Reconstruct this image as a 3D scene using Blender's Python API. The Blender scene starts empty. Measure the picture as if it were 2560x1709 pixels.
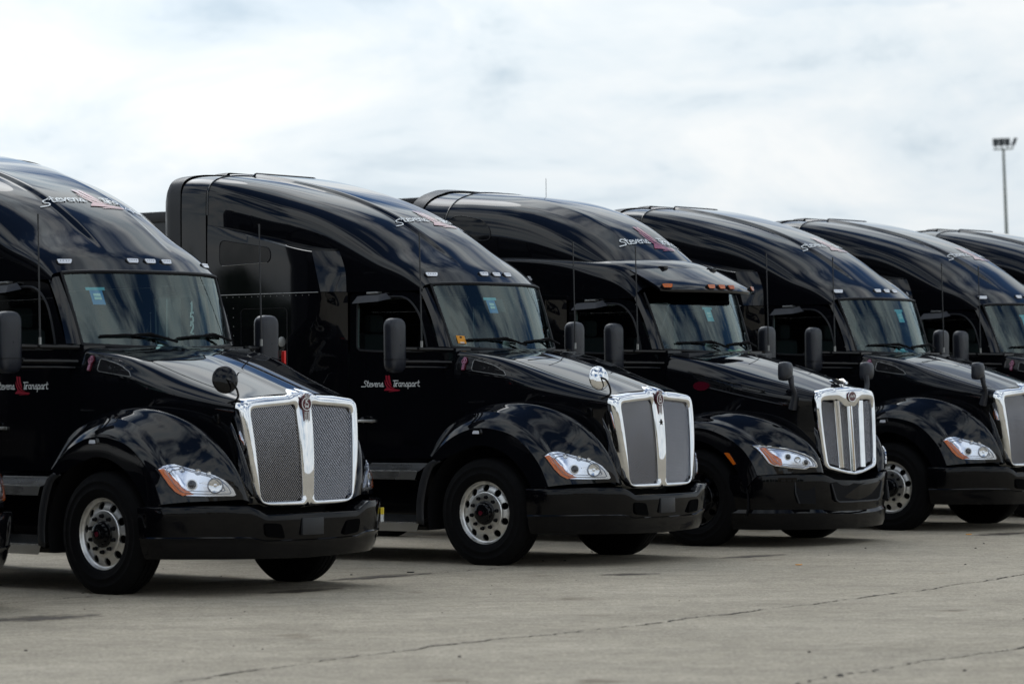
import bpy, bmesh, math, random
import numpy as np
from mathutils import Matrix, Vector
random.seed(7)
sc = bpy.context.scene
col = sc.collection

# ------------------------------------------------------------------ camera
CAM_H, PITCH, ROLL = 1.648, 0.015, -0.008
cd = bpy.data.cameras.new('camera'); cam = bpy.data.objects.new('camera', cd); col.objects.link(cam)
cd.sensor_width = 36; cd.sensor_fit = 'HORIZONTAL'; cd.lens = 7706.5 / 2560 * 36
cd.clip_start = 0.1; cd.clip_end = 4000
r0 = Vector((1, 0, 0)); fw = Vector((0, math.cos(PITCH), math.sin(PITCH))); up = Vector((0, -math.sin(PITCH), math.cos(PITCH)))
rr = r0 * math.cos(ROLL) + up * math.sin(ROLL); uu = -r0 * math.sin(ROLL) + up * math.cos(ROLL)
cam.matrix_world = Matrix(((rr.x, uu.x, -fw.x, 0), (rr.y, uu.y, -fw.y, 0), (rr.z, uu.z, -fw.z, CAM_H), (0, 0, 0, 1)))
cd.dof.use_dof = True; cd.dof.focus_distance = 28.9; cd.dof.aperture_fstop = 2.5
sc.camera = cam

# ------------------------------------------------------------------ sky, sun, exposure
SUN_EL, SUN_AZ = math.radians(42), math.radians(-24)      # azimuth from +Y towards +X
sc.view_settings.view_transform = 'Standard'; sc.view_settings.look = 'None'
sc.view_settings.exposure = -0.24; sc.view_settings.gamma = 1.0
try: sc.view_settings.use_curve_mapping = False
except Exception: pass
w = bpy.data.worlds.new('World'); sc.world = w; w.use_nodes = True
nt = w.node_tree; nt.nodes.clear()
def N(tree, t, **kw):
    n = tree.nodes.new(t)
    for k, v in kw.items():
        if k.startswith('i_'): n.inputs[k[2:].replace('_', ' ')].default_value = v
        else: setattr(n, k, v)
    return n
def L(tree, a, ao, b, bi): tree.links.new(a.outputs[ao], b.inputs[bi])
CLX, CLY = 8.1, 4.4
out = N(nt, 'ShaderNodeOutputWorld')
sky = N(nt, 'ShaderNodeTexSky', sky_type='NISHITA', sun_disc=False)
sky.sun_elevation = SUN_EL; sky.sun_rotation = SUN_AZ; sky.air_density = 1.0; sky.dust_density = 0.1; sky.ozone_density = 1.5
bg1 = N(nt, 'ShaderNodeBackground'); bg1.inputs[1].default_value = 0.085
# deep clear blue between the clouds
tint = N(nt, 'ShaderNodeMix', data_type='RGBA', blend_type='MULTIPLY'); tint.inputs[0].default_value = 1; L(nt, sky, 0, tint, 6); tint.inputs[7].default_value = (0.70, 0.90, 1.12, 1)
L(nt, tint, 2, bg1, 0)
# a broken cloud layer: direction projected on a flat cloud deck, so clouds crowd towards the horizon
tc = N(nt, 'ShaderNodeTexCoord'); sep = N(nt, 'ShaderNodeSeparateXYZ'); L(nt, tc, 'Generated', sep, 0)
zz = N(nt, 'ShaderNodeMath', operation='MAXIMUM'); L(nt, sep, 2, zz, 0); zz.inputs[1].default_value = 0.0
za = N(nt, 'ShaderNodeMath', operation='ADD'); L(nt, zz, 0, za, 0); za.inputs[1].default_value = 0.34
dx = N(nt, 'ShaderNodeMath', operation='DIVIDE'); L(nt, sep, 0, dx, 0); L(nt, za, 0, dx, 1)
dy = N(nt, 'ShaderNodeMath', operation='DIVIDE'); L(nt, sep, 1, dy, 0); L(nt, za, 0, dy, 1)
cmb = N(nt, 'ShaderNodeCombineXYZ'); L(nt, dx, 0, cmb, 0); L(nt, dy, 0, cmb, 1)
mp = N(nt, 'ShaderNodeMapping'); L(nt, cmb, 0, mp, 0); mp.inputs['Location'].default_value = (CLX, CLY, 0.0); mp.inputs['Rotation'].default_value = (0, 0, 0.5)
n1 = N(nt, 'ShaderNodeTexNoise'); L(nt, mp, 0, n1, 'Vector'); n1.inputs['Scale'].default_value = 2.4; n1.inputs['Detail'].default_value = 7; n1.inputs['Roughness'].default_value = 0.55; n1.inputs['Distortion'].default_value = 0.25
thin = N(nt, 'ShaderNodeMath', operation='MULTIPLY_ADD'); L(nt, zz, 0, thin, 0); thin.inputs[1].default_value = -0.085; L(nt, n1, 0, thin, 2)    # overhead one looks through the gaps, low down the clouds overlap
cov = N(nt, 'ShaderNodeValToRGB'); L(nt, thin, 0, cov, 0)
cov.color_ramp.elements[0].position = 0.365; cov.color_ramp.elements[0].color = (0, 0, 0, 1)
cov.color_ramp.elements[1].position = 0.49; cov.color_ramp.elements[1].color = (1, 1, 1, 1)
# towards the horizon the layers overlap: no blue gaps there
hz = N(nt, 'ShaderNodeMapRange'); L(nt, sep, 2, hz, 0)
for i, v in ((1, 0.10), (2, 0.32), (3, 1.0), (4, 0.0)): hz.inputs[i].default_value = v
cmax = N(nt, 'ShaderNodeMath', operation='MAXIMUM'); L(nt, cov, 0, cmax, 0); L(nt, hz, 0, cmax, 1)
n2 = N(nt, 'ShaderNodeTexNoise'); L(nt, mp, 0, n2, 'Vector'); n2.inputs['Scale'].default_value = 4.2; n2.inputs['Detail'].default_value = 8; n2.inputs['Roughness'].default_value = 0.58; n2.inputs['Distortion'].default_value = 0.4
cc = N(nt, 'ShaderNodeValToRGB'); L(nt, n2, 0, cc, 0)
e = cc.color_ramp.elements
e[0].position = 0.32; e[0].color = (0.55, 0.665, 0.76, 1)
e[1].position = 0.62; e[1].color = (0.99, 1.02, 1.03, 1)
m_ = e.new(0.46); m_.color = (0.83, 0.91, 0.965, 1)
# the cloud layer is brighter overhead than at the horizon
gm = N(nt, 'ShaderNodeMath', operation='MULTIPLY_ADD'); L(nt, zz, 0, gm, 0); gm.inputs[1].default_value = 0.55; gm.inputs[2].default_value = 1.00
bg2 = N(nt, 'ShaderNodeBackground'); L(nt, cc, 0, bg2, 0)
# the veiled sun lights up the thin cloud round it
sv = N(nt, 'ShaderNodeVectorMath', operation='DOT_PRODUCT'); L(nt, tc, 'Generated', sv, 0); sv.inputs[1].default_value = (math.sin(SUN_AZ) * math.cos(SUN_EL), math.cos(SUN_AZ) * math.cos(SUN_EL), math.sin(SUN_EL))
sm = N(nt, 'ShaderNodeMath', operation='MAXIMUM'); L(nt, sv, 'Value', sm, 0); sm.inputs[1].default_value = 0.0
sp = N(nt, 'ShaderNodeMath', operation='POWER'); L(nt, sm, 0, sp, 0); sp.inputs[1].default_value = 9.0
ga = N(nt, 'ShaderNodeMath', operation='MULTIPLY_ADD'); L(nt, sp, 0, ga, 0); ga.inputs[1].default_value = 1.9; L(nt, gm, 0, ga, 2)
L(nt, ga, 0, bg2, 1)
mix = N(nt, 'ShaderNodeMixShader'); L(nt, cmax, 0, mix, 0); L(nt, bg1, 0, mix, 1); L(nt, bg2, 0, mix, 2)
L(nt, mix, 0, out, 0)
sd = bpy.data.lights.new('sun', 'SUN'); sd.energy = 0.55; sd.angle = math.radians(30); sd.color = (1, 0.975, 0.95)
sun = bpy.data.objects.new('sun', sd); col.objects.link(sun)
sdir = Vector((math.sin(SUN_AZ) * math.cos(SUN_EL), math.cos(SUN_AZ) * math.cos(SUN_EL), math.sin(SUN_EL)))
sun.rotation_euler = sdir.to_track_quat('Z', 'Y').to_euler(); sun.location = (0, 0, 30)

# ------------------------------------------------------------------ materials
M = {}
def pmat(name, c, rough=0.5, metal=0.0, spec=0.5, coat=0.0, noise=None, bump=None, **kw):
    m = bpy.data.materials.new(name); m.use_nodes = True; t = m.node_tree
    b = t.nodes['Principled BSDF']
    b.inputs['Base Color'].default_value = (*c, 1); b.inputs['Roughness'].default_value = rough
    b.inputs['Metallic'].default_value = metal; b.inputs['Specular IOR Level'].default_value = spec
    b.inputs['Coat Weight'].default_value = coat; b.inputs['Coat Roughness'].default_value = 0.02
    co = N(t, 'ShaderNodeTexCoord')
    if noise:     # (scale, amount): dust or wear breaking up the roughness and the colour a little
        n = N(t, 'ShaderNodeTexNoise'); L(t, co, 'Object', n, 'Vector'); n.inputs['Scale'].default_value = noise[0]; n.inputs['Detail'].default_value = 6
        mr = N(t, 'ShaderNodeMapRange'); L(t, n, 0, mr, 0); mr.inputs[1].default_value = 0.3; mr.inputs[2].default_value = 0.75
        mr.inputs[3].default_value = max(0, rough - noise[1]); mr.inputs[4].default_value = rough + noise[1]
        L(t, mr, 0, b, 'Roughness')
        mc = N(t, 'ShaderNodeMix', data_type='RGBA'); L(t, n, 0, mc, 0)
        mc.inputs[6].default_value = (*[x * 0.75 for x in c], 1); mc.inputs[7].default_value = (*[min(1, x * 1.25) for x in c], 1)
        L(t, mc, 2, b, 'Base Color')
    if bump:
        n = N(t, 'ShaderNodeTexNoise'); L(t, co, 'Object', n, 'Vector'); n.inputs['Scale'].default_value = bump[0]; n.inputs['Detail'].default_value = 2
        bp = N(t, 'ShaderNodeBump'); L(t, n, 0, bp, 'Height'); bp.inputs['Strength'].default_value = bump[1]; bp.inputs['Distance'].default_value = bump[2]
        L(t, bp, 0, b, 'Normal')
    for k, v in kw.items(): b.inputs[k].default_value = v
    M[name] = m
    return m
pmat('paint', (0.0035, 0.0038, 0.0055), 0.035, spec=0.44, noise=(3.0, 0.02), bump=(1.1, 0.05, 0.006))
pmat('bumper_paint', (0.0022, 0.0023, 0.0032), 0.05, spec=0.24, noise=(5, 0.03))
pmat('plastic', (0.020, 0.021, 0.024), 0.42, spec=0.35, noise=(9, 0.08))
pmat('plastic_gloss', (0.0026, 0.0028, 0.0038), 0.09, spec=0.30, noise=(6, 0.05))
pmat('mirror_plastic', (0.014, 0.016, 0.023), 0.38, spec=0.5, noise=(20, 0.05))
pmat('rubber', (0.0045, 0.0045, 0.0050), 0.75, spec=0.10, noise=(14, 0.12))
pmat('matte', (0.006, 0.006, 0.007), 0.8, spec=0.15)
pmat('hole_black', (0.0010, 0.0010, 0.0012), 0.9, spec=0.05)  # black that stands for the shade inside the bumper holes
pmat('seal', (0.008, 0.008, 0.010), 0.5, spec=0.3)
pmat('chrome', (0.88, 0.89, 0.91), 0.035, 1.0, noise=(5, 0.02), bump=(2.0, 0.03, 0.004))
pmat('wire', (0.58, 0.58, 0.62), 0.25, 1.0)
pmat('alu', (0.86, 0.84, 0.79), 0.38, 1.0, noise=(22, 0.06))
pmat('alu_dull', (0.34, 0.34, 0.33), 0.45, 1.0, noise=(18, 0.12))
pmat('step_alu', (0.70, 0.70, 0.69), 0.28, 1.0, noise=(3, 0.05))
pmat('reflector', (0.90, 0.93, 1.0), 0.20, 1.0)
pmat('amber', (0.80, 0.17, 0.012), 0.12, spec=0.5, coat=0.5, bump=(60, 0.2, 0.004), **{'Transmission Weight': 0.15})
pmat('lamp_shade', (0.25, 0.27, 0.32), 0.3, 0.8)
pmat('white_lens', (0.80, 0.82, 0.88), 0.12, spec=0.6, coat=0.6, bump=(70, 0.25, 0.004))
pmat('led', (0.10, 0.10, 0.12), 0.3)
pmat('white', (0.78, 0.80, 0.79), 0.35, coat=0.6)
pmat('red', (0.34, 0.010, 0.03), 0.3, coat=1.0)
pmat('maroon', (0.085, 0.003, 0.013), 0.25, coat=0.4)
pmat('pink_line', (0.62, 0.28, 0.42), 0.3, 0.4)
pmat('yellow', (0.80, 0.60, 0.02), 0.5)
pmat('orange', (0.80, 0.33, 0.02), 0.5)
pmat('blue', (0.05, 0.25, 0.55), 0.4)
pmat('cyan', (0.18, 0.50, 0.60), 0.4)
pmat('paper', (0.72, 0.78, 0.74), 0.8, noise=(30, 0.05))
pmat('cloth_green', (0.42, 0.55, 0.25), 0.9, noise=(20, 0.05))
pmat('interior', (0.016, 0.017, 0.020), 0.7, spec=0.2, noise=(10, 0.1))
pmat('interior_light', (0.05, 0.052, 0.055), 0.8, spec=0.2, noise=(10, 0.1))
pmat('lamp_dark', (0.02, 0.02, 0.025), 0.15, coat=0.8)
pmat('bright_red', (0.75, 0.02, 0.015), 0.4)
pmat('steel_green', (0.035, 0.055, 0.035), 0.5, 0.3, noise=(8, 0.1))
pmat('fixture', (0.05, 0.055, 0.055), 0.4, 0.5, noise=(8, 0.1))
pmat('trailer', (0.012, 0.013, 0.014), 0.4, noise=(4, 0.1))
def glassmat(name, tint, f0, refl=(1, 1, 1), rough=0.0):
    m = bpy.data.materials.new(name); m.use_nodes = True; t = m.node_tree; t.nodes.clear()
    o = N(t, 'ShaderNodeOutputMaterial'); tr = N(t, 'ShaderNodeBsdfTransparent'); gl = N(t, 'ShaderNodeBsdfGlossy')
    tr.inputs[0].default_value = (*tint, 1); gl.inputs[0].default_value = (*refl, 1); gl.inputs['Roughness'].default_value = rough
    lw = N(t, 'ShaderNodeLayerWeight'); lw.inputs[0].default_value = 0.5
    p5 = N(t, 'ShaderNodeMath', operation='POWER'); L(t, lw, 'Facing', p5, 0); p5.inputs[1].default_value = 5
    mr = N(t, 'ShaderNodeMapRange'); L(t, p5, 0, mr, 0); mr.inputs[3].default_value = f0; mr.inputs[4].default_value = 1.0
    mx = N(t, 'ShaderNodeMixShader'); L(t, mr, 0, mx, 0); L(t, tr, 0, mx, 1); L(t, gl, 0, mx, 2); L(t, mx, 0, o, 0)
    M[name] = m
glassmat('glass', (0.55, 0.76, 0.74), 0.085, (0.86, 1.0, 0.98))
glassmat('side_glass', (0.62, 0.72, 0.70), 0.07)
glassmat('lens', (0.95, 0.96, 0.98), 0.06)

# ------------------------------------------------------------------ mesh helpers
def mono(xs, ys, q):
    """monotone cubic interpolation"""
    xs = np.asarray(xs, float); ys = np.asarray(ys, float); q = np.clip(np.asarray(q, float), xs[0], xs[-1])
    h = np.diff(xs); d = np.diff(ys) / h
    mm = np.zeros(len(xs)); mm[0] = d[0]; mm[-1] = d[-1]
    for i in range(1, len(xs) - 1):
        mm[i] = 0 if d[i - 1] * d[i] <= 0 else 2 * d[i - 1] * d[i] / (d[i - 1] + d[i])
    i = np.clip(np.searchsorted(xs, q, 'right') - 1, 0, len(xs) - 2)
    t = (q - xs[i]) / h[i]
    return ys[i] * (2 * t**3 - 3 * t**2 + 1) + mm[i] * h[i] * (t**3 - 2 * t**2 + t) + ys[i + 1] * (-2 * t**3 + 3 * t**2) + mm[i + 1] * h[i] * (t**3 - t**2)
def tab(table, q):
    t = sorted(table); return mono([a for a, _ in t], [b for _, b in t], q)
def sstep(a, b, x):
    t = np.clip((np.asarray(x, float) - a) / (b - a), 0, 1); return t * t * (3 - 2 * t)
def catmull(P, n, closed=False):
    """P: list of points (k, d) -> n points on a Catmull-Rom curve (uniform in index)"""
    P = np.asarray(P, float); k = len(P)
    t = np.linspace(0, k if closed else k - 1, n, endpoint=not closed)
    i = np.floor(t).astype(int)
    if not closed: i = np.minimum(i, k - 2)
    f = (t - i)[:, None]
    if closed: g = lambda j: P[j % k]
    else: g = lambda j: np.where(((j < 0))[:, None], 2 * P[0] - P[1], np.where((j > k - 1)[:, None], 2 * P[-1] - P[-2], P[np.clip(j, 0, k - 1)]))
    p0, p1, p2, p3 = g(i - 1), g(i), g(i + 1), g(i + 2)
    return 0.5 * (2 * p1 + (p2 - p0) * f + (2 * p0 - 5 * p1 + 4 * p2 - p3) * f**2 + (3 * p1 - p0 - 3 * p2 + p3) * f**3)
def resample(P, n, closed=False):
    P = np.asarray(P, float)
    if closed: P = np.vstack([P, P[:1]])
    d = np.r_[0, np.cumsum(np.linalg.norm(np.diff(P, axis=0), axis=1))]
    q = np.linspace(0, d[-1], n, endpoint=not closed)
    return np.stack([np.interp(q, d, P[:, j]) for j in range(P.shape[1])], 1)
def relax(P, it, axis=0):
    """fair a grid of points along one axis, its ends held"""
    P = np.array(P, float)
    for _ in range(it):
        Q = P.copy()
        if axis == 0: Q[1:-1] = .25 * P[:-2] + .5 * P[1:-1] + .25 * P[2:]
        else: Q[:, 1:-1] = .25 * P[:, :-2] + .5 * P[:, 1:-1] + .25 * P[:, 2:]
        P = Q
    return P
def surf(C, n, m):
    """control grid (a,b,3) -> smooth (n,m,3)"""
    C = np.asarray(C, float)
    A = np.stack([catmull(C[:, j], n) for j in range(C.shape[1])], 1)
    return np.stack([catmull(A[i], m) for i in range(n)], 0)
class MB:
    def __init__(s): s.v = []; s.f = []; s.mi = []
    def add(s, V, F, mi=0):
        b = len(s.v); s.v += [tuple(map(float, p)) for p in V]; s.f += [tuple(b + i for i in q) for q in F]; s.mi += [mi] * len(F); return s
    def grid(s, P, closeu=False, closev=False, mi=0):
        P = np.asarray(P); n, m = P.shape[:2]; F = []
        for i in range(n if closeu else n - 1):
            for j in range(m if closev else m - 1):
                F.append((i * m + j, i * m + (j + 1) % m, ((i + 1) % n) * m + (j + 1) % m, ((i + 1) % n) * m + j))
        return s.add(P.reshape(-1, 3), F, mi)
    def box(s, x0, x1, y0, y1, z0, z1, b=0.0, mi=0):
        if x1 < x0: x0, x1 = x1, x0
        if y1 < y0: y0, y1 = y1, y0
        if z1 < z0: z0, z1 = z1, z0
        bm = bmesh.new(); bmesh.ops.create_cube(bm, size=1)
        for v in bm.verts: v.co = Vector((x0 + (v.co.x + .5) * (x1 - x0), y0 + (v.co.y + .5) * (y1 - y0), z0 + (v.co.z + .5) * (z1 - z0)))
        if b > 0: bmesh.ops.bevel(bm, geom=bm.edges[:], offset=b, segments=2, affect='EDGES', profile=0.6)
        return s.bm(bm, mi)
    def bm(s, bm, mi=0):
        bm.verts.index_update(); s.add([v.co for v in bm.verts], [[v.index for v in f.verts] for f in bm.faces], mi); bm.free(); return s
    def tube(s, pts, r, k=8, mi=0, caps=True):
        pts = [Vector(p) for p in pts]; n = len(pts); R = r if hasattr(r, '__len__') else [r] * n; rings = []
        prev = None
        for i, p in enumerate(pts):
            d = (pts[min(i + 1, n - 1)] - pts[max(i - 1, 0)]).normalized()
            a = (prev - d * prev.dot(d)) if prev is not None else d.orthogonal()
            a.normalize(); prev = a; b = d.cross(a)
            rings.append([p + (a * math.cos(2 * math.pi * j / k) + b * math.sin(2 * math.pi * j / k)) * R[i] for j in range(k)])
        base = len(s.v); s.grid(np.array([[list(q) for q in rg] for rg in rings]), closev=True, mi=mi)
        if caps: s.f += [tuple(base + j for j in range(k))[::-1], tuple(base + (n - 1) * k + j for j in range(k))]; s.mi += [mi, mi]
        return s
    def lathe(s, prof, axis='y', k=48, c=(0, 0, 0), mi=0):
        """prof: list of (radius, offset along axis)"""
        P = np.zeros((len(prof), k, 3))
        for i, (r, o) in enumerate(prof):
            for j in range(k):
                a = 2 * math.pi * j / k; u, v = r * math.cos(a), r * math.sin(a)
                P[i, j] = {'y': (u, o, v), 'x': (o, u, v), 'z': (u, v, o)}[axis]
        return s.grid(P + np.array(c), closev=True, mi=mi)
    def fan(s, loop, mi=0): return s.add(loop, [tuple(range(len(loop)))], mi)
    def prism(s, loopA, loopB, mi=0):
        n = len(loopA); s.add(list(loopA) + list(loopB), [tuple(range(n))[::-1], tuple(range(n, 2 * n))] + [(i, (i + 1) % n, n + (i + 1) % n, n + i) for i in range(n)], mi); return s
    def mirrored(s):
        b = len(s.v); s.v += [(x, -y, z) for x, y, z in s.v]; F = list(s.f)
        s.f += [tuple(b + i for i in q)[::-1] for q in F]; s.mi += list(s.mi); return s
    def flipped(s):
        o = MB(); o.v = [(x, -y, z) for x, y, z in s.v]; o.f = [q[::-1] for q in s.f]; o.mi = list(s.mi); return o
    def build(s, name, mats, parent=None, ang=35, solid=0.0, recalc=True, sub=0, loc=None):
        me = bpy.data.meshes.new(name); me.from_pydata(s.v, [], s.f)
        if not isinstance(mats, (list, tuple)): mats = [mats]
        for k in mats: me.materials.append(M[k] if isinstance(k, str) else k)
        me.polygons.foreach_set('material_index', s.mi)
        bm = bmesh.new(); bm.from_mesh(me)
        bmesh.ops.remove_doubles(bm, verts=bm.verts, dist=1e-5)
        if recalc: bmesh.ops.recalc_face_normals(bm, faces=bm.faces)
        bm.to_mesh(me); bm.free()
        me.polygons.foreach_set('use_smooth', [True] * len(me.polygons)); me.set_sharp_from_angle(angle=math.radians(ang)); me.update()
        o = bpy.data.objects.new(name, me); col.objects.link(o)
        if parent is not None: o.parent = parent
        if loc is not None: o.location = loc
        if sub: md = o.modifiers.new('sub', 'SUBSURF'); md.levels = sub; md.render_levels = sub
        if solid: md = o.modifiers.new('solid', 'SOLIDIFY'); md.thickness = solid; md.offset = -1
        return o
def kids(o): return [c for c in bpy.data.objects if c.parent == o]
def copy_tree(o, parent=None):
    ch = kids(o)
    c = o.copy(); col.objects.link(c); c.parent = parent
    for k in ch: copy_tree(k, c)
    return c
def empty(name, loc=(0, 0, 0), rz=0, parent=None):
    o = bpy.data.objects.new(name, None); col.objects.link(o); o.location = loc; o.rotation_euler = (0, 0, rz); o.parent = parent
    o.empty_display_size = 0.2; return o
def tag(o, label, cat, group=None, kind=None):
    o['label'] = label
    if cat: o['category'] = cat
    if group: o['group'] = group
    if kind: o['kind'] = kind
    return o
def ring(loopA, loopB, nr, fn=None):
    """loft between two loops of equal length (k,d) -> (nr+1,k,d)"""
    A = np.asarray(loopA, float); B = np.asarray(loopB, float)
    return np.stack([A + (B - A) * t for t in np.linspace(0, 1, nr + 1)], 0)
def rounded(poly, r, k=6):
    """round the corners of a 2D polygon"""
    P = np.asarray(poly, float); n = len(P); o = []
    rs = r if hasattr(r, '__len__') else [r] * n
    for i in range(n):
        a, b, c = P[i - 1], P[i], P[(i + 1) % n]
        u = a - b; v = c - b; lu, lv = np.linalg.norm(u), np.linalg.norm(v)
        d = min(rs[i], lu * .48, lv * .48); p0 = b + u / lu * d; p1 = b + v / lv * d
        for t in np.linspace(0, 1, k): o.append((1 - t)**2 * p0 + 2 * t * (1 - t) * b + t * t * p1)
    return np.array(o)
def match_by_angle(loop, c, n, a0=0.0):
    """resample a star-shaped 2D loop at n equal angles round c"""
    L_ = np.asarray(loop, float); L_ = resample(L_, 720, True); d = L_ - np.asarray(c)
    ang = np.unwrap(np.arctan2(d[:, 1], d[:, 0]))
    if ang[-1] < ang[0]: L_ = L_[::-1]; ang = np.unwrap(np.arctan2((L_ - c)[:, 1], (L_ - c)[:, 0]))
    s = (ang - ang[0]); q = (a0 + np.linspace(0, 2 * math.pi, n, endpoint=False) - ang[0]) % (2 * math.pi)
    return np.stack([np.interp(q, np.r_[s, 2 * math.pi], np.r_[L_[:, j], L_[0, j]]) for j in (0, 1)], 1)

# ------------------------------------------------------------------ lettering: single-line script drawn as strokes
def arc(cx, cy, rx, ry, a0, a1, n=10): return [(cx + rx * math.cos(math.radians(a0 + (a1 - a0) * i / (n - 1))), cy + ry * math.sin(math.radians(a0 + (a1 - a0) * i / (n - 1)))) for i in range(n)]
G = {
 'S': (0.70, [[(.66, .84)] + arc(.40, .76, .25, .24, 20, 215, 9) + [(.36, .53), (.52, .40)] + arc(.34, .22, .22, .22, 20, -95, 7) + [(.1, .0), (-.35, .0)]]),
 't': (0.46, [[(.14, 1.0), (.14, .08), (.20, .0), (.48, .0)], [(-.02, .66), (.38, .66)]]),
 'e': (0.56, [[(.06, .32), (.46, .36)] + arc(.26, .36, .20, .26, 0, 200, 9) + arc(.26, .24, .21, .24, 180, 280, 6) + [(.58, .0)]]),
 'v': (0.54, [[(.02, .62), (.16, .0), (.20, .0), (.44, .60), (.52, .62)]]),
 'n': (0.60, [[(.04, .0), (.06, .62)], [(.06, .44), (.22, .60), (.36, .62), (.42, .52), (.40, .0), (.60, .0)]]),
 's': (0.56, [[(-.02, .0), (.30, .72), (.36, .50), (.44, .20), (.40, .05), (.30, .0), (.14, .02)], [(.32, .0), (.58, .0)]]),
 'T': (0.62, [[(.0, 1.0), (.92, 1.0)], [(.30, 1.0), (.28, .0)], [(.28, .0), (.50, .0), (.56, .62)]]),
 'r': (0.46, [[(.02, .0), (.06, .62)], [(.06, .42), (.20, .60), (.36, .62)], [(.02, .0), (.2, .0)]]),
 'a': (0.60, [arc(.24, .31, .20, .31, 50, 310, 12), [(.44, .64), (.42, .0), (.62, .0)]]),
 'p': (0.60, [[(.08, .64), (.04, -.42)], arc(.26, .31, .20, .31, 140, -140, 12), [(.3, 0), (.6, 0)]]),
 'o': (0.56, [arc(.25, .31, .20, .31, 0, 360, 14), [(.3, .0), (.56, .0)]]),
 'U': (0.6, []),
}
def word(txt, x, target):
    adv = sum(G[c][0] for c in txt); k = target / adv; o = []
    for c in txt:
        a, st = G[c]
        for s_ in st: o.append([(x + (px * k) + py * 0.20, py) for px, py in s_])
        x += a * k
    return o
WORDS = (word('Stevens', -6.55, 4.55) + [[(-1.9, 0), (-2.3, 0)]], word('Transport', 0.0, 6.05))
def E_(pts): return [((a - 350) / 150, (470 - b) / 150) for a, b in pts]
WING = [E_([(120, 180), (180, 180), (188, 290), (222, 385), (300, 465), (380, 508), (450, 522), (370, 524), (268, 492), (180, 420), (130, 310)]),
        E_([(200, 185), (262, 180), (284, 300), (322, 430), (338, 456), (296, 440), (232, 366), (204, 265)]),
        E_([(84, 290), (106, 300), (140, 400), (218, 488), (330, 528), (450, 545), (585, 555), (622, 578), (400, 582), (60, 578), (122, 522), (168, 506), (108, 410)]),
        E_([(210, 605), (330, 588), (560, 587), (605, 577), (560, 596), (330, 604), (232, 616)])]
def stroke_mesh(mb, strokes, wdt, fn, step=0.12):
    for st in strokes:
        P = np.asarray(st, float)
        ln = np.linalg.norm(np.diff(P, axis=0), axis=1).sum(); P = resample(P, max(2, int(ln / step) + 1)) if len(P) < 6 else P
        n = len(P); A = []
        for i in range(n):
            d = P[min(i + 1, n - 1)] - P[max(i - 1, 0)]; d = d / (np.linalg.norm(d) + 1e-9); q = np.array((-d[1], d[0])) * wdt / 2
            c = P[i].copy()
            if i == 0: c = c - d * wdt * .3
            if i == n - 1: c = c + d * wdt * .3
            A.append((fn(*(c + q)), fn(*(c - q))))
        mb.grid(np.array(A))
def letter_word(w_, wd, fn, nm, parent):
    mb = MB(); stroke_mesh(mb, w_, wd, fn); o = mb.build(nm, 'white', parent, recalc=False); o['kind'] = 'stuff'; return o
def poly_mesh(mb, poly, fn, sub=1):
    bm = bmesh.new(); P = resample(np.asarray(poly), max(14, len(poly) * 3), True)
    vs = [bm.verts.new((p[0], p[1], 0)) for p in P]; f = bm.faces.new(vs)
    bmesh.ops.triangulate(bm, faces=[f]); 
    if sub: bmesh.ops.subdivide_edges(bm, edges=[e_ for e_ in bm.edges if e_.calc_length() > .5], cuts=2)
    bmesh.ops.triangulate(bm, faces=bm.faces[:])
    for v in bm.verts: v.co = Vector(fn(v.co.x, v.co.y))
    mb.bm(bm)

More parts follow.
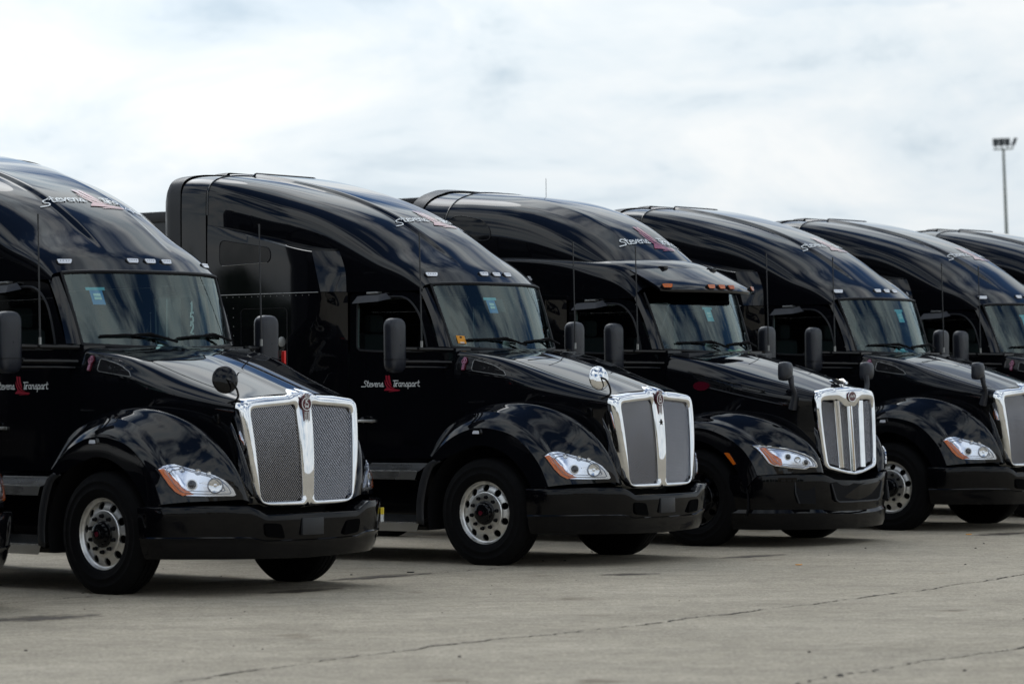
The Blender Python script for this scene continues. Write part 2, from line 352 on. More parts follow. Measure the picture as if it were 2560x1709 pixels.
# ------------------------------------------------------------------ ground
def crackle(pts, wid, seed, gap=0.0):
    """an uneven, broken opening joint following a line on the ground"""
    rnd = random.Random(seed); P = resample(np.array(pts, float), 520); mb = MB(); run = []
    off = 0.0
    d = P[-1] - P[0]; d = d / np.linalg.norm(d); q = np.array((-d[1], d[0]))
    for i, p in enumerate(P):
        off = off * 0.90 + rnd.uniform(-1, 1) * 0.016
        amp = 0.5 + 0.5 * math.sin(i * 0.11 + seed) * math.sin(i * 0.047 + 1.3 * seed)
        ww = wid * (0.18 + 0.75 * max(0, amp) ** 1.5 + rnd.uniform(0, 0.35))
        c = p + q * off
        if rnd.random() < gap: 
            if len(run) > 1: mb.grid(np.array(run))
            run = []
        else: run.append(((*(c + q * ww), 0.004), (*(c - q * ww), 0.004)))
    if len(run) > 1: mb.grid(np.array(run))
    return mb
def ground_material():
    m = bpy.data.materials.new('concrete'); m.use_nodes = True; t = m.node_tree; b = t.nodes['Principled BSDF']
    co = N(t, 'ShaderNodeTexCoord')
    big = N(t, 'ShaderNodeTexNoise'); L(t, co, 'Object', big, 'Vector'); big.inputs['Scale'].default_value = 0.55; big.inputs['Detail'].default_value = 8; big.inputs['Roughness'].default_value = 0.65
    mapm = N(t, 'ShaderNodeMapping'); L(t, co, 'Object', mapm, 0); mapm.inputs['Rotation'].default_value = (0, 0, -0.66); mapm.inputs['Scale'].default_value = (0.6, 1.5, 1)
    tyre = N(t, 'ShaderNodeTexNoise'); L(t, mapm, 0, tyre, 'Vector'); tyre.inputs['Scale'].default_value = 1.1; tyre.inputs['Detail'].default_value = 7; tyre.inputs['Roughness'].default_value = 0.6
    fine = N(t, 'ShaderNodeTexNoise'); L(t, co, 'Object', fine, 'Vector'); fine.inputs['Scale'].default_value = 34; fine.inputs['Detail'].default_value = 5; fine.inputs['Roughness'].default_value = 0.75
    r1 = N(t, 'ShaderNodeValToRGB'); L(t, big, 0, r1, 0)
    r1.color_ramp.elements[0].position = 0.30; r1.color_ramp.elements[0].color = (0.452, 0.394, 0.302, 1)
    r1.color_ramp.elements[1].position = 0.72; r1.color_ramp.elements[1].color = (0.600, 0.530, 0.418, 1)
    r2 = N(t, 'ShaderNodeValToRGB'); L(t, tyre, 0, r2, 0)
    r2.color_ramp.elements[0].position = 0.28; r2.color_ramp.elements[0].color = (0.80, 0.80, 0.80, 1)
    r2.color_ramp.elements[1].position = 0.60; r2.color_ramp.elements[1].color = (1, 1, 1, 1)
    r3 = N(t, 'ShaderNodeValToRGB'); L(t, fine, 0, r3, 0)
    r3.color_ramp.elements[0].position = 0.32; r3.color_ramp.elements[0].color = (0.50, 0.49, 0.48, 1)
    r3.color_ramp.elements[1].position = 0.70; r3.color_ramp.elements[1].color = (1.26, 1.25, 1.23, 1)
    m1 = N(t, 'ShaderNodeMix', data_type='RGBA', blend_type='MULTIPLY'); m1.inputs[0].default_value = 1; L(t, r1, 0, m1, 6); L(t, r2, 0, m1, 7)
    m2 = N(t, 'ShaderNodeMix', data_type='RGBA', blend_type='MULTIPLY'); m2.inputs[0].default_value = 1; L(t, m1, 2, m2, 6); L(t, r3, 0, m2, 7)
    # oil drips under the parked row
    vo = N(t, 'ShaderNodeTexNoise'); L(t, co, 'Object', vo, 'Vector'); vo.inputs['Scale'].default_value = 0.9; vo.inputs['Detail'].default_value = 3
    r4 = N(t, 'ShaderNodeValToRGB'); L(t, vo, 0, r4, 0)
    r4.color_ramp.elements[0].position = 0.66; r4.color_ramp.elements[0].color = (1, 1, 1, 1)
    r4.color_ramp.elements[1].position = 0.74; r4.color_ramp.elements[1].color = (0.52, 0.48, 0.43, 1)
    m3 = N(t, 'ShaderNodeMix', data_type='RGBA', blend_type='MULTIPLY'); m3.inputs[0].default_value = 1; L(t, m2, 2, m3, 6); L(t, r4, 0, m3, 7)
    mid = N(t, 'ShaderNodeTexNoise'); L(t, co, 'Object', mid, 'Vector'); mid.inputs['Scale'].default_value = 5.5; mid.inputs['Detail'].default_value = 9; mid.inputs['Roughness'].default_value = 0.7
    r5 = N(t, 'ShaderNodeValToRGB'); L(t, mid, 0, r5, 0)
    r5.color_ramp.elements[0].position = 0.33; r5.color_ramp.elements[0].color = (0.78, 0.775, 0.77, 1)
    r5.color_ramp.elements[1].position = 0.62; r5.color_ramp.elements[1].color = (1.06, 1.06, 1.05, 1)
    vr = N(t, 'ShaderNodeTexVoronoi'); L(t, co, 'Object', vr, 'Vector'); vr.inputs['Scale'].default_value = 46
    r6 = N(t, 'ShaderNodeValToRGB'); L(t, vr, 'Distance', r6, 0)
    r6.color_ramp.elements[0].position = 0.05; r6.color_ramp.elements[0].color = (0.62, 0.61, 0.60, 1)
    r6.color_ramp.elements[1].position = 0.22; r6.color_ramp.elements[1].color = (1, 1, 1, 1)
    m4 = N(t, 'ShaderNodeMix', data_type='RGBA', blend_type='MULTIPLY'); m4.inputs[0].default_value = 1; L(t, m3, 2, m4, 6); L(t, r5, 0, m4, 7)
    m5 = N(t, 'ShaderNodeMix', data_type='RGBA', blend_type='MULTIPLY'); m5.inputs[0].default_value = 0.8; L(t, m4, 2, m5, 6); L(t, r6, 0, m5, 7)
    L(t, m5, 2, b, 'Base Color'); b.inputs['Roughness'].default_value = 0.85; b.inputs['Specular IOR Level'].default_value = 0.25
    bp = N(t, 'ShaderNodeBump'); L(t, fine, 0, bp, 'Height'); bp.inputs['Strength'].default_value = 0.35; bp.inputs['Distance'].default_value = 0.01; L(t, bp, 0, b, 'Normal')
    M['concrete'] = m
ground_material()
pmat('crack', (0.085, 0.076, 0.066), 0.95, spec=0.1)
pmat('stain', (0.075, 0.060, 0.050), 0.7, spec=0.3, noise=(3, 0.2))
g = MB(); g.add([(-1500, -1500, 0), (1500, -1500, 0), (1500, 2500, 0), (-1500, 2500, 0)], [(0, 1, 2, 3)])
def stain_material():
    m = bpy.data.materials.new('oil_stain'); m.use_nodes = True; t = m.node_tree; t.nodes.clear()
    o = N(t, 'ShaderNodeOutputMaterial'); tr = N(t, 'ShaderNodeBsdfTransparent'); df = N(t, 'ShaderNodeBsdfPrincipled'); df.inputs['Base Color'].default_value = (0.075, 0.058, 0.045, 1); df.inputs['Roughness'].default_value = 0.55
    co = N(t, 'ShaderNodeTexCoord'); ln = N(t, 'ShaderNodeVectorMath', operation='LENGTH'); L(t, co, 'Object', ln, 0)
    nz = N(t, 'ShaderNodeTexNoise'); L(t, co, 'Object', nz, 'Vector'); nz.inputs['Scale'].default_value = 2.6; nz.inputs['Detail'].default_value = 7; nz.inputs['Roughness'].default_value = 0.65
    ad = N(t, 'ShaderNodeMath', operation='MULTIPLY_ADD'); L(t, nz, 0, ad, 0); ad.inputs[1].default_value = 1.7; ad.inputs[2].default_value = -0.25
    sb = N(t, 'ShaderNodeMath', operation='SUBTRACT'); L(t, ad, 0, sb, 0); L(t, ln, 'Value', sb, 1)
    mr = N(t, 'ShaderNodeMapRange'); L(t, sb, 0, mr, 0); mr.inputs[1].default_value = 0.0; mr.inputs[2].default_value = 0.45; mr.inputs[3].default_value = 0.0; mr.inputs[4].default_value = 0.75
    mx = N(t, 'ShaderNodeMixShader'); L(t, mr, 0, mx, 0); L(t, tr, 0, mx, 1); L(t, df, 0, mx, 2); L(t, mx, 0, o, 0); M['oil_stain'] = m
stain_material()
ground = g.build('ground', 'concrete'); tag(ground, 'pale worn concrete of the truck yard', None, kind='structure')
def cut_line(pts, wid, seed, gap, nm='slab_joint'):
    o = crackle(pts, wid, seed, gap).build(nm, 'crack', ground, recalc=False); return o
cut_line([(6.2, 29.3), (4.42, 26.72), (3.22, 24.73), (1.14, 21.79), (0.26, 20.64), (-0.34, 20.05), (-1.38, 18.41), (-1.95, 17.5)], 0.014, 3, 0.07)
cut_line([(4.6, 21.4), (3.19, 19.33), (2.38, 18.33), (1.3, 16.7)], 0.016, 5, 0.15)
cut_line([(-4.6, 23.2), (-3.13, 25.19), (-2.14, 26.19), (-1.21, 26.98), (0.4, 28.9)], 0.013, 9, 0.12)

for x, y, a, b, r in ((-1.75, 25.3, .75, .32, .9), (-3.45, 22.5, .8, .5, .8), (-1.2, 27.1, 1.1, .35, .9), (2.3, 29.9, .8, .3, .8), (1.0, 27.2, .5, .3, .4), (5.4, 34.0, .9, .4, .9)):
    q = MB().add([(-1.3, -1.3, 0), (1.3, -1.3, 0), (1.3, 1.3, 0), (-1.3, 1.3, 0)], [(0, 1, 2, 3)]).build('oil_stain', 'oil_stain', ground, recalc=False); q.location = (x, y, .0025 + .0002 * a); q.rotation_euler = (0, 0, r); q.scale = (a, b, 1)
# grit and crumbs lying about
rnd_ = random.Random(12); gb = MB()
for _ in range(70):
    d = rnd_.uniform(15.5, 33); x = d * rnd_.uniform(-.17, .17); k = rnd_.choice((.003, .004, .005, .006, .010))
    bm = bmesh.new(); bmesh.ops.create_icosphere(bm, subdivisions=1, radius=k)
    for v in bm.verts: v.co = Vector((x, d, 0)) + Vector((v.co.x * rnd_.uniform(.8, 1.8), v.co.y * rnd_.uniform(.8, 1.6), (v.co.z + k * .6) * .6))
    gb.bm(bm)
grit = gb.build('grit', 'crack', ang=20); tag(grit, 'scattered dark grit on the concrete', None, kind='stuff')
for x, y, mt in ((2.62, 28.4, 'orange'), (5.0, 33.9, 'orange'), (7.3, 36.6, 'paper'), (-0.93, 27.71, 'seal')):
    MB().prism([(-.03, -.01, 0), (.02, -.02, 0), (.035, .008, 0), (-.008, .02, 0)], [(-.03, -.01, .008), (.02, -.02, .004), (.035, .008, .009), (-.008, .02, .005)]).build('litter', mt, ground, loc=(x, y, .003))

# ------------------------------------------------------------------ truck: shared shapes
ZC = [(-.60, 2.672), (-.65, 2.706), (-.694, 2.757), (-.80, 2.838), (-1.01, 2.980), (-1.325, 3.190), (-1.70, 3.388), (-2.43, 3.640), (-3.03, 3.775), (-3.41, 3.835), (-3.78, 3.862), (-4.05, 3.850)]
WW = [(-.60, .945), (-1.1, .955), (-1.6, .968), (-2.1, .985), (-2.5, 1.02), (-3.0, 1.13), (-3.39, 1.195), (-4.05, 1.18)]
Z0 = [(-.60, 2.585), (-.79, 2.655), (-1.10, 2.785), (-1.58, 2.955), (-2.1, 3.13), (-2.6, 3.25), (-3.22, 3.39), (-4.05, 3.47)]
def bow(Y, xs): return 0.22 * (np.abs(Y) / .87) ** 2.2 * (1 - sstep(-1.0, -2.6, xs)) if np.isscalar(xs) else 0.22 * (np.abs(Y) / .87) ** 2.2 * (1 - sstep(0, 1, (-1.0 - xs) / 1.6))
def bowf(Y, xs): return 0.22 * (abs(Y) / .87) ** 2.2 * (1 - float(sstep(0, 1, (-1.0 - xs) / 1.6)))
YN = np.array([0, .1, .2, .3, .355, .375, .395, .415, .435, .46, .52, .6, .68, .74, .79, .83, .865, .895, .92, .94, .957, .97, .981, .99, .996, 1.0])
def roof_section(xs):
    zc, ww, z0 = float(tab(ZC, xs)), float(tab(WW, xs)), float(tab(Z0, xs))
    n = 5 - 2 * float(sstep(0, 1, (-.62 - xs) / .6)) + 2.4 * float(sstep(0, 1, (-2.5 - xs) / 1.2))
    o = []
    for yn in YN:
        Y = yn * ww; z = z0 + (zc - z0) * (1 - yn ** n) ** (1 / n)
        st = 0.030 * (1 - float(sstep(.385, .425, yn)))
        st *= float(sstep(0, 1, (-.80 - xs) / .35)); z += st - 0.014 * float(sstep(0, 1, (-.80 - xs) / .35))
        o.append((xs - bowf(Y, xs), Y, z))
    return o
def roof_z(x, y):
    """height of the roof at a plan position"""
    xs = x
    for _ in range(12): xs = x + bowf(y, xs)
    s_ = roof_section(xs); return float(np.interp(abs(y), [p[1] for p in s_], [p[2] for p in s_]))
def full(sec): return [(x, -Y, z) for x, Y, z in sec[::-1]] + [(x, Y, z) for x, Y, z in sec[1:]]

def build_wheel(name, root, c, side, steer=True, simple=False):
    """c: hub centre on the tyre's mid-plane; side -1 right, +1 left"""
    wl = empty(name, c, 0, root)
    if side > 0: wl.rotation_euler = (0, 0, math.pi)
    # tyre, its outer side towards -y
    R = 0.508
    pr = [(.292, -.105), (.300, -.128), (.330, -.140), (.360, -.1445), (.362, -.1465), (.372, -.1465), (.374, -.1445), (.42, -.143), (.424, -.145), (.434, -.145), (.438, -.142), (.470, -.131), (.486, -.122), (.496, -.110), (R - .006, -.098)]
    tr_ = []
    for gx in (-.098, -.052, -.046, -.004, .004, .046, .052, .098): tr_.append(gx)
    pr += [(R, -.090), (R + .001, -.056), (R - .014, -.053), (R - .014, -.046), (R + .001, -.043), (R + .001, -.006), (R - .014, -.004), (R - .014, .004), (R + .001, .006), (R + .001, .043), (R - .014, .046), (R - .014, .053), (R + .001, .056), (R, .090), (R - .006, .098), (.486, .122), (.42, .143), (.33, .140), (.292, .105)]
    MB().lathe(pr, 'y', 72).build('tyre', 'rubber', wl, ang=50)
    if simple:
        MB().lathe([(.292, -.10), (.27, -.07), (.20, .02), (.12, .03), (.12, -.06), (.0, -.06)], 'y', 32).build('rim', 'alu', wl); return wl
    mb = MB()
    mb.lathe([(.288, -.098), (.300, -.100), (.3015, -.108), (.298, -.113), (.291, -.112), (.286, -.104), (.282, -.094), (.275, -.082), (.266, -.078)], 'y', 80)
    # disc ring with ten hand holes, each sector lofted round its hole
    r_out, r_in, rh = .268, .192, .0335
    for k in range(10):
        a0 = 2 * math.pi * (k + .5) / 10 + .12; half = math.pi / 10; rc = .2300
        def yy(r): return -.078 - .024 * float(sstep(0, 1, (r_out - r) / (r_out - r_in)))
        lo = []
        for i in range(9): lo.append((r_in + (r_out - r_in) * i / 8, half))
        for i in range(1, 9): lo.append((r_out, half - 2 * half * i / 8))
        for i in range(1, 9): lo.append((r_out - (r_out - r_in) * i / 8, -half))
        for i in range(1, 8): lo.append((r_in, -half + 2 * half * i / 8))
        A = []; B = []
        for r, a in lo:
            p = np.array((r * math.cos(a), r * math.sin(a))); A.append(p)
            d = p - np.array((rc, 0)); B.append(np.array((rc, 0)) + d / np.linalg.norm(d) * rh)
        rg = ring(A, B, 3); P = np.zeros(rg.shape[:2] + (3,))
        for i in range(rg.shape[0]):
            for j in range(rg.shape[1]):
                x_, z_ = rg[i, j]; r = math.hypot(x_, z_); an = math.atan2(z_, x_) + a0
                P[i, j] = (r * math.cos(an), yy(r), r * math.sin(an))
        P = np.concatenate([P, P[-1:] + np.array((0, .016, 0))], 0)
        mb.grid(P, closev=True)
    mb.lathe([(.196, -.102), (.192, -.107), (.184, -.109), (.112, -.109), (.110, -.100), (.110, -.02)], 'y', 64)
    rim = mb.build('rim', 'alu', wl, ang=40)
    nb = MB()
    for k in range(10):
        a = 2 * math.pi * k / 10 + .3; c_ = (.147 * math.cos(a), 0, .147 * math.sin(a))
        nb.lathe([(.0185, -.108), (.0185, -.113), (.0150, -.115), (.0150, -.136), (.012, -.141), (.0, -.142)], 'y', 10, c_)
    nb.build('lug_nuts', 'matte', wl)['kind'] = 'stuff'
    MB().lathe([(.110, -.05), (.110, -.125), (.100, -.132), (.092, -.134), (.088, -.160), (.076, -.168), (.040, -.172), (.038, -.176), (.0, -.177)], 'y', 40).build('hub', 'plastic_gloss', wl)
    MB().lathe([(.024, -.172), (.022, -.181), (.0, -.182)], 'y', 20).build('hub_cap', 'maroon', wl)
    MB().lathe([(.29, -.04), (.255, -.02), (.24, .06), (.11, .06)], 'y', 32).build('brake_drum', 'matte', wl)
    return wl

def build_mirror(root, side, kind='block'):
    """big door mirror on two arms, with a whip antenna on the upper arm"""
    t = empty('door_mirror', (-.79, side * 1.46, 2.06), 0, root)
    s = side; mb = MB()
    # head: rounded block, broad side facing forwards
    hw, hh, dp = .112, .258, .085
    prof = [(-.065, .86, .90), (-.058, .94, .96), (-.03, 1.0, 1.0), (.005, .995, .995), (.030, .96, .975), (.048, .88, .93), (.056, .74, .84), (.061, .50, .62), (.063, .22, .30), (.0635, .02, .03)]
    P = []
    for dx_, k, kh in prof:
        lp = rounded([(-hw * k, -hh * kh), (hw * k * .96, -hh * kh), (hw * k, hh * kh), (-hw * k, hh * kh)], .085 * max(k, .02), 7)
        P.append([(dx_, y_ * s, z_) for y_, z_ in lp])
    mb.grid(np.array(P), closev=True)
    mb.build('mirror_housing', 'mirror_plastic', t, ang=50)
    gl = MB(); lp = rounded([(-hw * .74, -hh * .86), (hw * .74, -hh * .86), (hw * .74, hh * .86), (-hw * .74, hh * .86)], .05)
    gl.fan([(-.0655, y_, z_) for y_, z_ in lp]); gl.build('mirror_glass', 'chrome', t)
    bd = MB(); bd.box(-.04, .063, -hw - .002, hw + .002, -.136, -.129); bd.build('split_line', 'seal', t)
    am = MB()
    for z_, r_, x1 in ((-.035, .021, .28), (-.155, .019, .26), (-.205, .012, .22)):
        am.tube([(0, -s * hw * .8, z_), (.03, -s * (hw + .03), z_), (.17, -s * .35, z_ - .004), (x1, -s * .52, z_ - .008)], r_, 8)
    am.build('mirror_arm', 'plastic_gloss', t)
    an = MB()
    an.tube([(.15, -s * .21, -.02), (.15, -s * .21, .04)], .012, 8, mi=1)
    pts = [(.15 - .02 * i / 10, -s * .21, .04 + 1.02 * i / 10) for i in range(11)]
    an.tube(pts, [.0075] * 4 + [.0065] * 4 + [.006] * 2 + [.0085], 6)
    an.build('antenna', ['plastic', 'alu_dull'], t)
    return t

def door_parts(root, side, yd, outer, inner, low, windowz, nm='door'):
    """cab door: ring of panel round the window above, flat panel below"""
    s = side; d = empty(nm, (-1.2, s * .95, 1.0), 0, root); org = np.array((-1.2, s * .95, 1.0))
    n = 96; c = (-1.25, 2.26)
    A = match_by_angle(outer, c, n); B = match_by_angle(inner, c, n)
    rg = ring(A, B, 5); mb = MB()
    P = np.array([[(x, s * (yd(z)), z) for x, z in r_] for r_ in rg]); mb.grid(P - org, closev=True)
    Pin = P[-1:].copy(); P2 = np.concatenate([Pin, Pin + np.array((0, -s * .03, 0))], 0); mb.grid(P2 - org, closev=True)
    x0, x1, z0, z1 = low
    zz_ = np.linspace(z0, z1, 9); xx_ = np.linspace(x0, x1, 7)
    mb.grid(np.array([[(x, s * yd(z), z) for x in xx_] for z in zz_]) - org)
    mb.grid(np.array([[(x0, s * yd(z), z), (x0, s * (yd(z) - .05), z)] for z in zz_]) - org)
    mb.grid(np.array([[(x, s * yd(z0), z0), (x, s * (yd(z0) - .05), z0)] for x in xx_]) - org)
    mb.build('door_panel', 'paint', d, ang=30)
    gl = MB(); gl.grid(np.array([[(x, s * (yd(z) - .028), z) for x, z in B], [((x - c[0]) * .02 + c[0], s * (yd(2.26) - .028), (z - c[1]) * .02 + c[1]) for x, z in B]]) - org, closev=True)
    gl.build('door_window', 'side_glass', d)
    fr = MB(); Bt = [np.array((x, s * (yd(z) + .002), z)) - org for x, z in B]
    fr.tube(Bt + [Bt[0], Bt[1]], .011, 6, caps=False); fr.build('window_seal', 'plastic', d)
    return d, org

def emblem_kw(parent, org, u_, v_, k, fn=None):
    """round badge with ribs below: plate, pale rim lines and the two letters"""
    o = Vector(org); U = Vector(u_); V = Vector(v_); W_ = U.cross(V).normalized()
    if fn: pass
    P3 = lambda a, b, h: tuple(o + U * a * k + V * b * k + W_ * h)
    cir = [(.5 * math.cos(a), .5 * math.sin(a)) for a in np.linspace(0, 2 * math.pi, 28, endpoint=False)]
    tail = [(-.32, -.42), (.32, -.42), (.34, -1.55), (.2, -1.68), (-.2, -1.68), (-.34, -1.55)]
    crown = [(-.32, .40), (-.36, .66), (-.2, .78), (.2, .78), (.36, .66), (.32, .40)]
    mb = MB()
    for lp, h in ((cir, .010), (tail, .008), (crown, .009)): mb.prism([P3(a, b, -.006) for a, b in lp], [P3(a, b, h) for a, b in lp])
    b = mb.build('badge', 'maroon', parent, ang=30)
    tr = MB()
    stroke_mesh(tr, [arc(0, 0, .49, .49, 0, 360, 28)], .07, lambda a, c: P3(a, c, .0125))
    stroke_mesh(tr, [[(q, -.62), (q, -1.52)] for q in (-.18, 0, .18)], .075, lambda a, c: P3(a, c, .0105))
    stroke_mesh(tr, [[(q, .58), (q, .70)] for q in (-.16, 0, .16)], .075, lambda a, c: P3(a, c, .0115))
    stroke_mesh(tr, [[(-.09, .36), (-.09, .04)], [(.12, .36), (-.07, .2), (.13, .04)], [(-.2, -.04), (-.11, -.34), (0, -.08), (.11, -.34), (.2, -.04)]], .075, lambda a, c: P3(a, c, .0125))
    tr.build('badge_trim', 'pink_line' if k < .1 else 'white', parent, recalc=False)['kind'] = 'stuff'
    return b

def marker(root, p, t_, n_, mat, wd=.062):
    """cab marker lamp: trapezoid lens with small diodes. p centre, t_ along the roof edge, n_ outwards"""
    p = Vector(p); T = Vector(t_).normalized(); Nn = Vector(n_); Nn = (Nn - T * Nn.dot(T)).normalized(); U = T.cross(Nn); U = U if U.z > 0 else -U
    lo = rounded([(-wd, .020), (wd, .020), (wd * .80, -.022), (-wd * .80, -.022)], .012, 4)
    P3 = lambda a, b, h: tuple(p + T * a + U * b + Nn * h)
    o = MB().prism([P3(a, b, -.02) for a, b in lo], [P3(a, b, .012) for a, b in lo]).build('marker_light', mat, root, ang=30)
    lo2 = [(a * 1.12, b * 1.25) for a, b in lo]
    MB().prism([P3(a, b, -.02) for a, b in lo2], [P3(a, b, .005) for a, b in lo2]).build('marker_base', 'seal', o)
    d = MB()
    for q in (-.55, -.2, .2, .55):
        d.prism([P3(q * wd + .004 * math.cos(a), .004 + .005 * math.sin(a), .0) for a in np.linspace(0, 6.28, 7)[:-1]], [P3(q * wd + .004 * math.cos(a), .004 + .005 * math.sin(a), .0135) for a in np.linspace(0, 6.28, 7)[:-1]])
    d.build('diodes', 'led', o)['kind'] = 'stuff'
    return o

# ------------------------------------------------------------------ truck with the domed roof that runs down to the windshield
FEND = [  # stations from behind the wheel, over it and down the nose; each: inner, crown, mid, edge, face, lip as (x, Y, z)
 [(-.58, .88, .98), (-.635, .96, 1.00), (-.655, 1.06, 1.015), (-.635, 1.15, 1.02), (-.585, 1.185, 1.00), (-.53, 1.175, .965)],
 [(-.42, .88, 1.26), (-.475, .95, 1.35), (-.46, 1.07, 1.355), (-.43, 1.165, 1.275), (-.38, 1.19, 1.165), (-.33, 1.175, 1.03)],
 [(-.12, .88, 1.37), (-.14, .94, 1.478), (-.13, 1.07, 1.482), (-.11, 1.17, 1.398), (-.09, 1.192, 1.27), (-.07, 1.178, 1.12)],
 [(.20, .85, 1.41), (.20, .93, 1.522), (.20, 1.07, 1.515), (.18, 1.17, 1.415), (.15, 1.192, 1.26), (.12, 1.178, 1.105)],
 [(.50, .79, 1.37), (.53, .91, 1.487), (.50, 1.06, 1.455), (.46, 1.168, 1.355), (.39, 1.19, 1.20), (.33, 1.178, 1.02)],
 [(.78, .70, 1.25), (.83, .85, 1.375), (.765, 1.03, 1.315), (.685, 1.155, 1.20), (.57, 1.188, 1.06), (.48, 1.175, .87)],
 [(.99, .63, 1.06), (1.03, .785, 1.20), (.925, .985, 1.14), (.775, 1.135, 1.04), (.67, 1.185, .94), (.57, 1.175, .75)],
 [(1.12, .58, .89), (1.145, .70, .965), (1.02, .90, .945), (.875, 1.08, .905), (.72, 1.18, .85), (.605, 1.175, .66)],
 [(1.17, .56, .74), (1.165, .66, .775), (1.07, .83, .77), (.93, 1.05, .765), (.765, 1.178, .745), (.62, 1.175, .60)]]
HL_OUT = None
def flare(F, amt):
    out_ = []
    for st, a in zip(F, amt):
        I, C, Md, E0, Fc, Lp = [np.array(p, float) for p in st]
        E1 = E0 + a * np.array((-.055, -.088, .016)); M1 = Md + a * ((C * .48 + E1 * .52 + np.array((0, 0, .006))) - Md)
        bnd = E0 * (1 - a) + a * ((E1 + Fc) / 2 + np.array((.006, .010, .008))); F1 = Fc + a * np.array((0, 0, .012))
        out_.append([I, C, M1, E1 + (M1 - E1) * .10, E1 + (bnd - E1) * .10, bnd, F1 + (bnd - F1) * .12, F1 + (Lp - F1) * .12, Lp])
    return out_
def fender_mesh(F=None, amt=(.7, 1, 1, 1, 1, .85, .4, .08, 0)): return MB().grid(relax(relax(surf(flare(F or FEND, amt), 72, 65), 22, 0), 2, 1))
def front_lookup(mb):
    from mathutils.bvhtree import BVHTree
    tr_ = BVHTree.FromPolygons([Vector(v) for v in mb.v], mb.f)
    def f(Y, z):
        h = tr_.ray_cast(Vector((3, Y, z)), Vector((-1, 0, 0)))
        if h[0] is None: h = tr_.find_nearest(Vector((1, Y, z)))
        n = h[1]; n = n if n.x > 0 else -n
        return h[0], n
    return f
def lamp_patch(f, loop, off, side, inner=None, nr=8):
    """patch lying over a curved front: loop in (Y,z)"""
    lp = resample(np.asarray(loop, float), 64, True); c = lp.mean(0); rg = ring(lp, c + (lp - c) * .02, nr)
    P = np.zeros(rg.shape[:2] + (3,))
    for i in range(rg.shape[0]):
        for j in range(rg.shape[1]):
            p, n = f(*rg[i, j]); q = p + n * off; P[i, j] = (q.x, q.y * side, q.z)
    return P
def headlight(root, f, side, out_, amber, projs, refls, nm='headlight'):
    P = lamp_patch(f, out_, .004, side); mb = MB().grid(P, closev=True)
    hl = mb.build(nm, 'reflector', root, ang=60)
    c = np.mean(out_, 0); big = [tuple(c + (np.array(p) - c) * 1.05) for p in out_]
    MB().grid(lamp_patch(f, big, .0015, side), closev=True).build('lamp_bezel', 'seal', hl, ang=60)
    MB().grid(lamp_patch(f, amber, .009, side), closev=True).build('amber_lens', 'amber', hl, ang=60)
    for Y, z, r in projs:
        p, n = f(Y, z); n = Vector((n.x, n.y * side, n.z)); p = Vector((p.x, p.y * side, p.z)); q = n.to_track_quat('Y', 'Z')
        m = MB().lathe([(r * 1.35, .002), (r * 1.3, .014), (r * 1.05, .016), (r, .010)], 'y', 24); m.v = [tuple(q @ Vector(v) + p) for v in m.v]; m.build('lamp_ring', 'alu', hl)
        m = MB().lathe([(r * 1.02, .010), (r * .8, .019), (r * .4, .024), (0, .025)], 'y', 24); m.v = [tuple(q @ Vector(v) + p) for v in m.v]; m.build('projector_lens', 'lamp_dark', hl)
    for Y, z, r in refls:
        p, n = f(Y, z); n = Vector((n.x, n.y * side, n.z)); p = Vector((p.x, p.y * side, p.z)); q = n.to_track_quat('Y', 'Z')
        m = MB().lathe([(r, .013), (r * .96, .016), (r * .9, .010), (r * .55, .006), (r * .25, .005), (r * .22, .014), (0, .015)], 'y', 14); m.v = [tuple(q @ Vector(v) + p) for v in m.v]; m.build('reflector_bowl', 'chrome', hl, ang=10); m2 = MB().lathe([(r * 1.06, .004), (r * 1.08, .015), (r, .017), (r * .97, .012)], 'y', 24); m2.v = [tuple(q @ Vector(v) + p) for v in m2.v]; m2.build('bowl_rim', 'lamp_shade', hl)
    for k_, of in ((.86, .008), (.70, .008)):
        c = np.mean(out_, 0); lp = [tuple(c + (np.array(p) - c) * k_ + np.array((0, .012 * (1 - k_)))) for p in out_]; Q = lamp_patch(f, lp, of, side)[0]
        MB().tube([tuple(p) for p in Q] + [tuple(Q[0])], .0035, 5).build('lamp_rib', 'lamp_shade', hl)
    Pl = lamp_patch(f, out_, .020, side); Pl[0] = lamp_patch(f, out_, .003, side)[0]
    MB().grid(Pl, closev=True).build('lens', 'lens', hl, ang=60)
    return hl

def hood_station(x, zc, we, ze, wm, zm, wb):
    d = zc - ze
    return (x, [(0, zc), (.2, zc - .02 * d), (.55 * we, zc - .22 * d), (.85 * we, zc - .62 * d), (we, ze), ((we + wm) / 2 + .012, (ze + zm) / 2 + .012), (wm, zm), (wb, zm - .28), (wb - .02, zm - .56), (wb - .04, zm - .8)])
def hood_mesh(ST, nx=40, ny=60, front=.06, ridge=.016):
    """ST: stations (x, [section points (Y,z) from centre to bottom])"""
    xs = np.linspace(ST[0][0], ST[-1][0], nx); k = len(ST[0][1])
    sec = np.zeros((nx, k, 2))
    for j in range(k):
        for d in (0, 1): sec[:, j, d] = tab([(s_[0], s_[1][j][d]) for s_ in ST], xs)
    rows = []
    for i, x in enumerate(xs):
        c = catmull(sec[i], ny); fr = float(sstep(0, 1, (x - (ST[0][0])) / (ST[-1][0] - ST[0][0])))
        r_ = []
        for Y, z in c:
            rz = ridge * (1 - float(sstep(.085, .15, abs(Y)))) * (.25 + .75 * fr)
            r_.append((x - front * fr * (min(abs(Y), .75) / .67) ** 2, Y, z + rz))
        rows.append(full(r_))
    rows = [[tuple(p) for p in r_] for r_ in relax(rows, 10)]
    return MB().grid(np.array([[(x, -y, z) for x, y, z in r_[::-1]] for r_ in rows])), rows

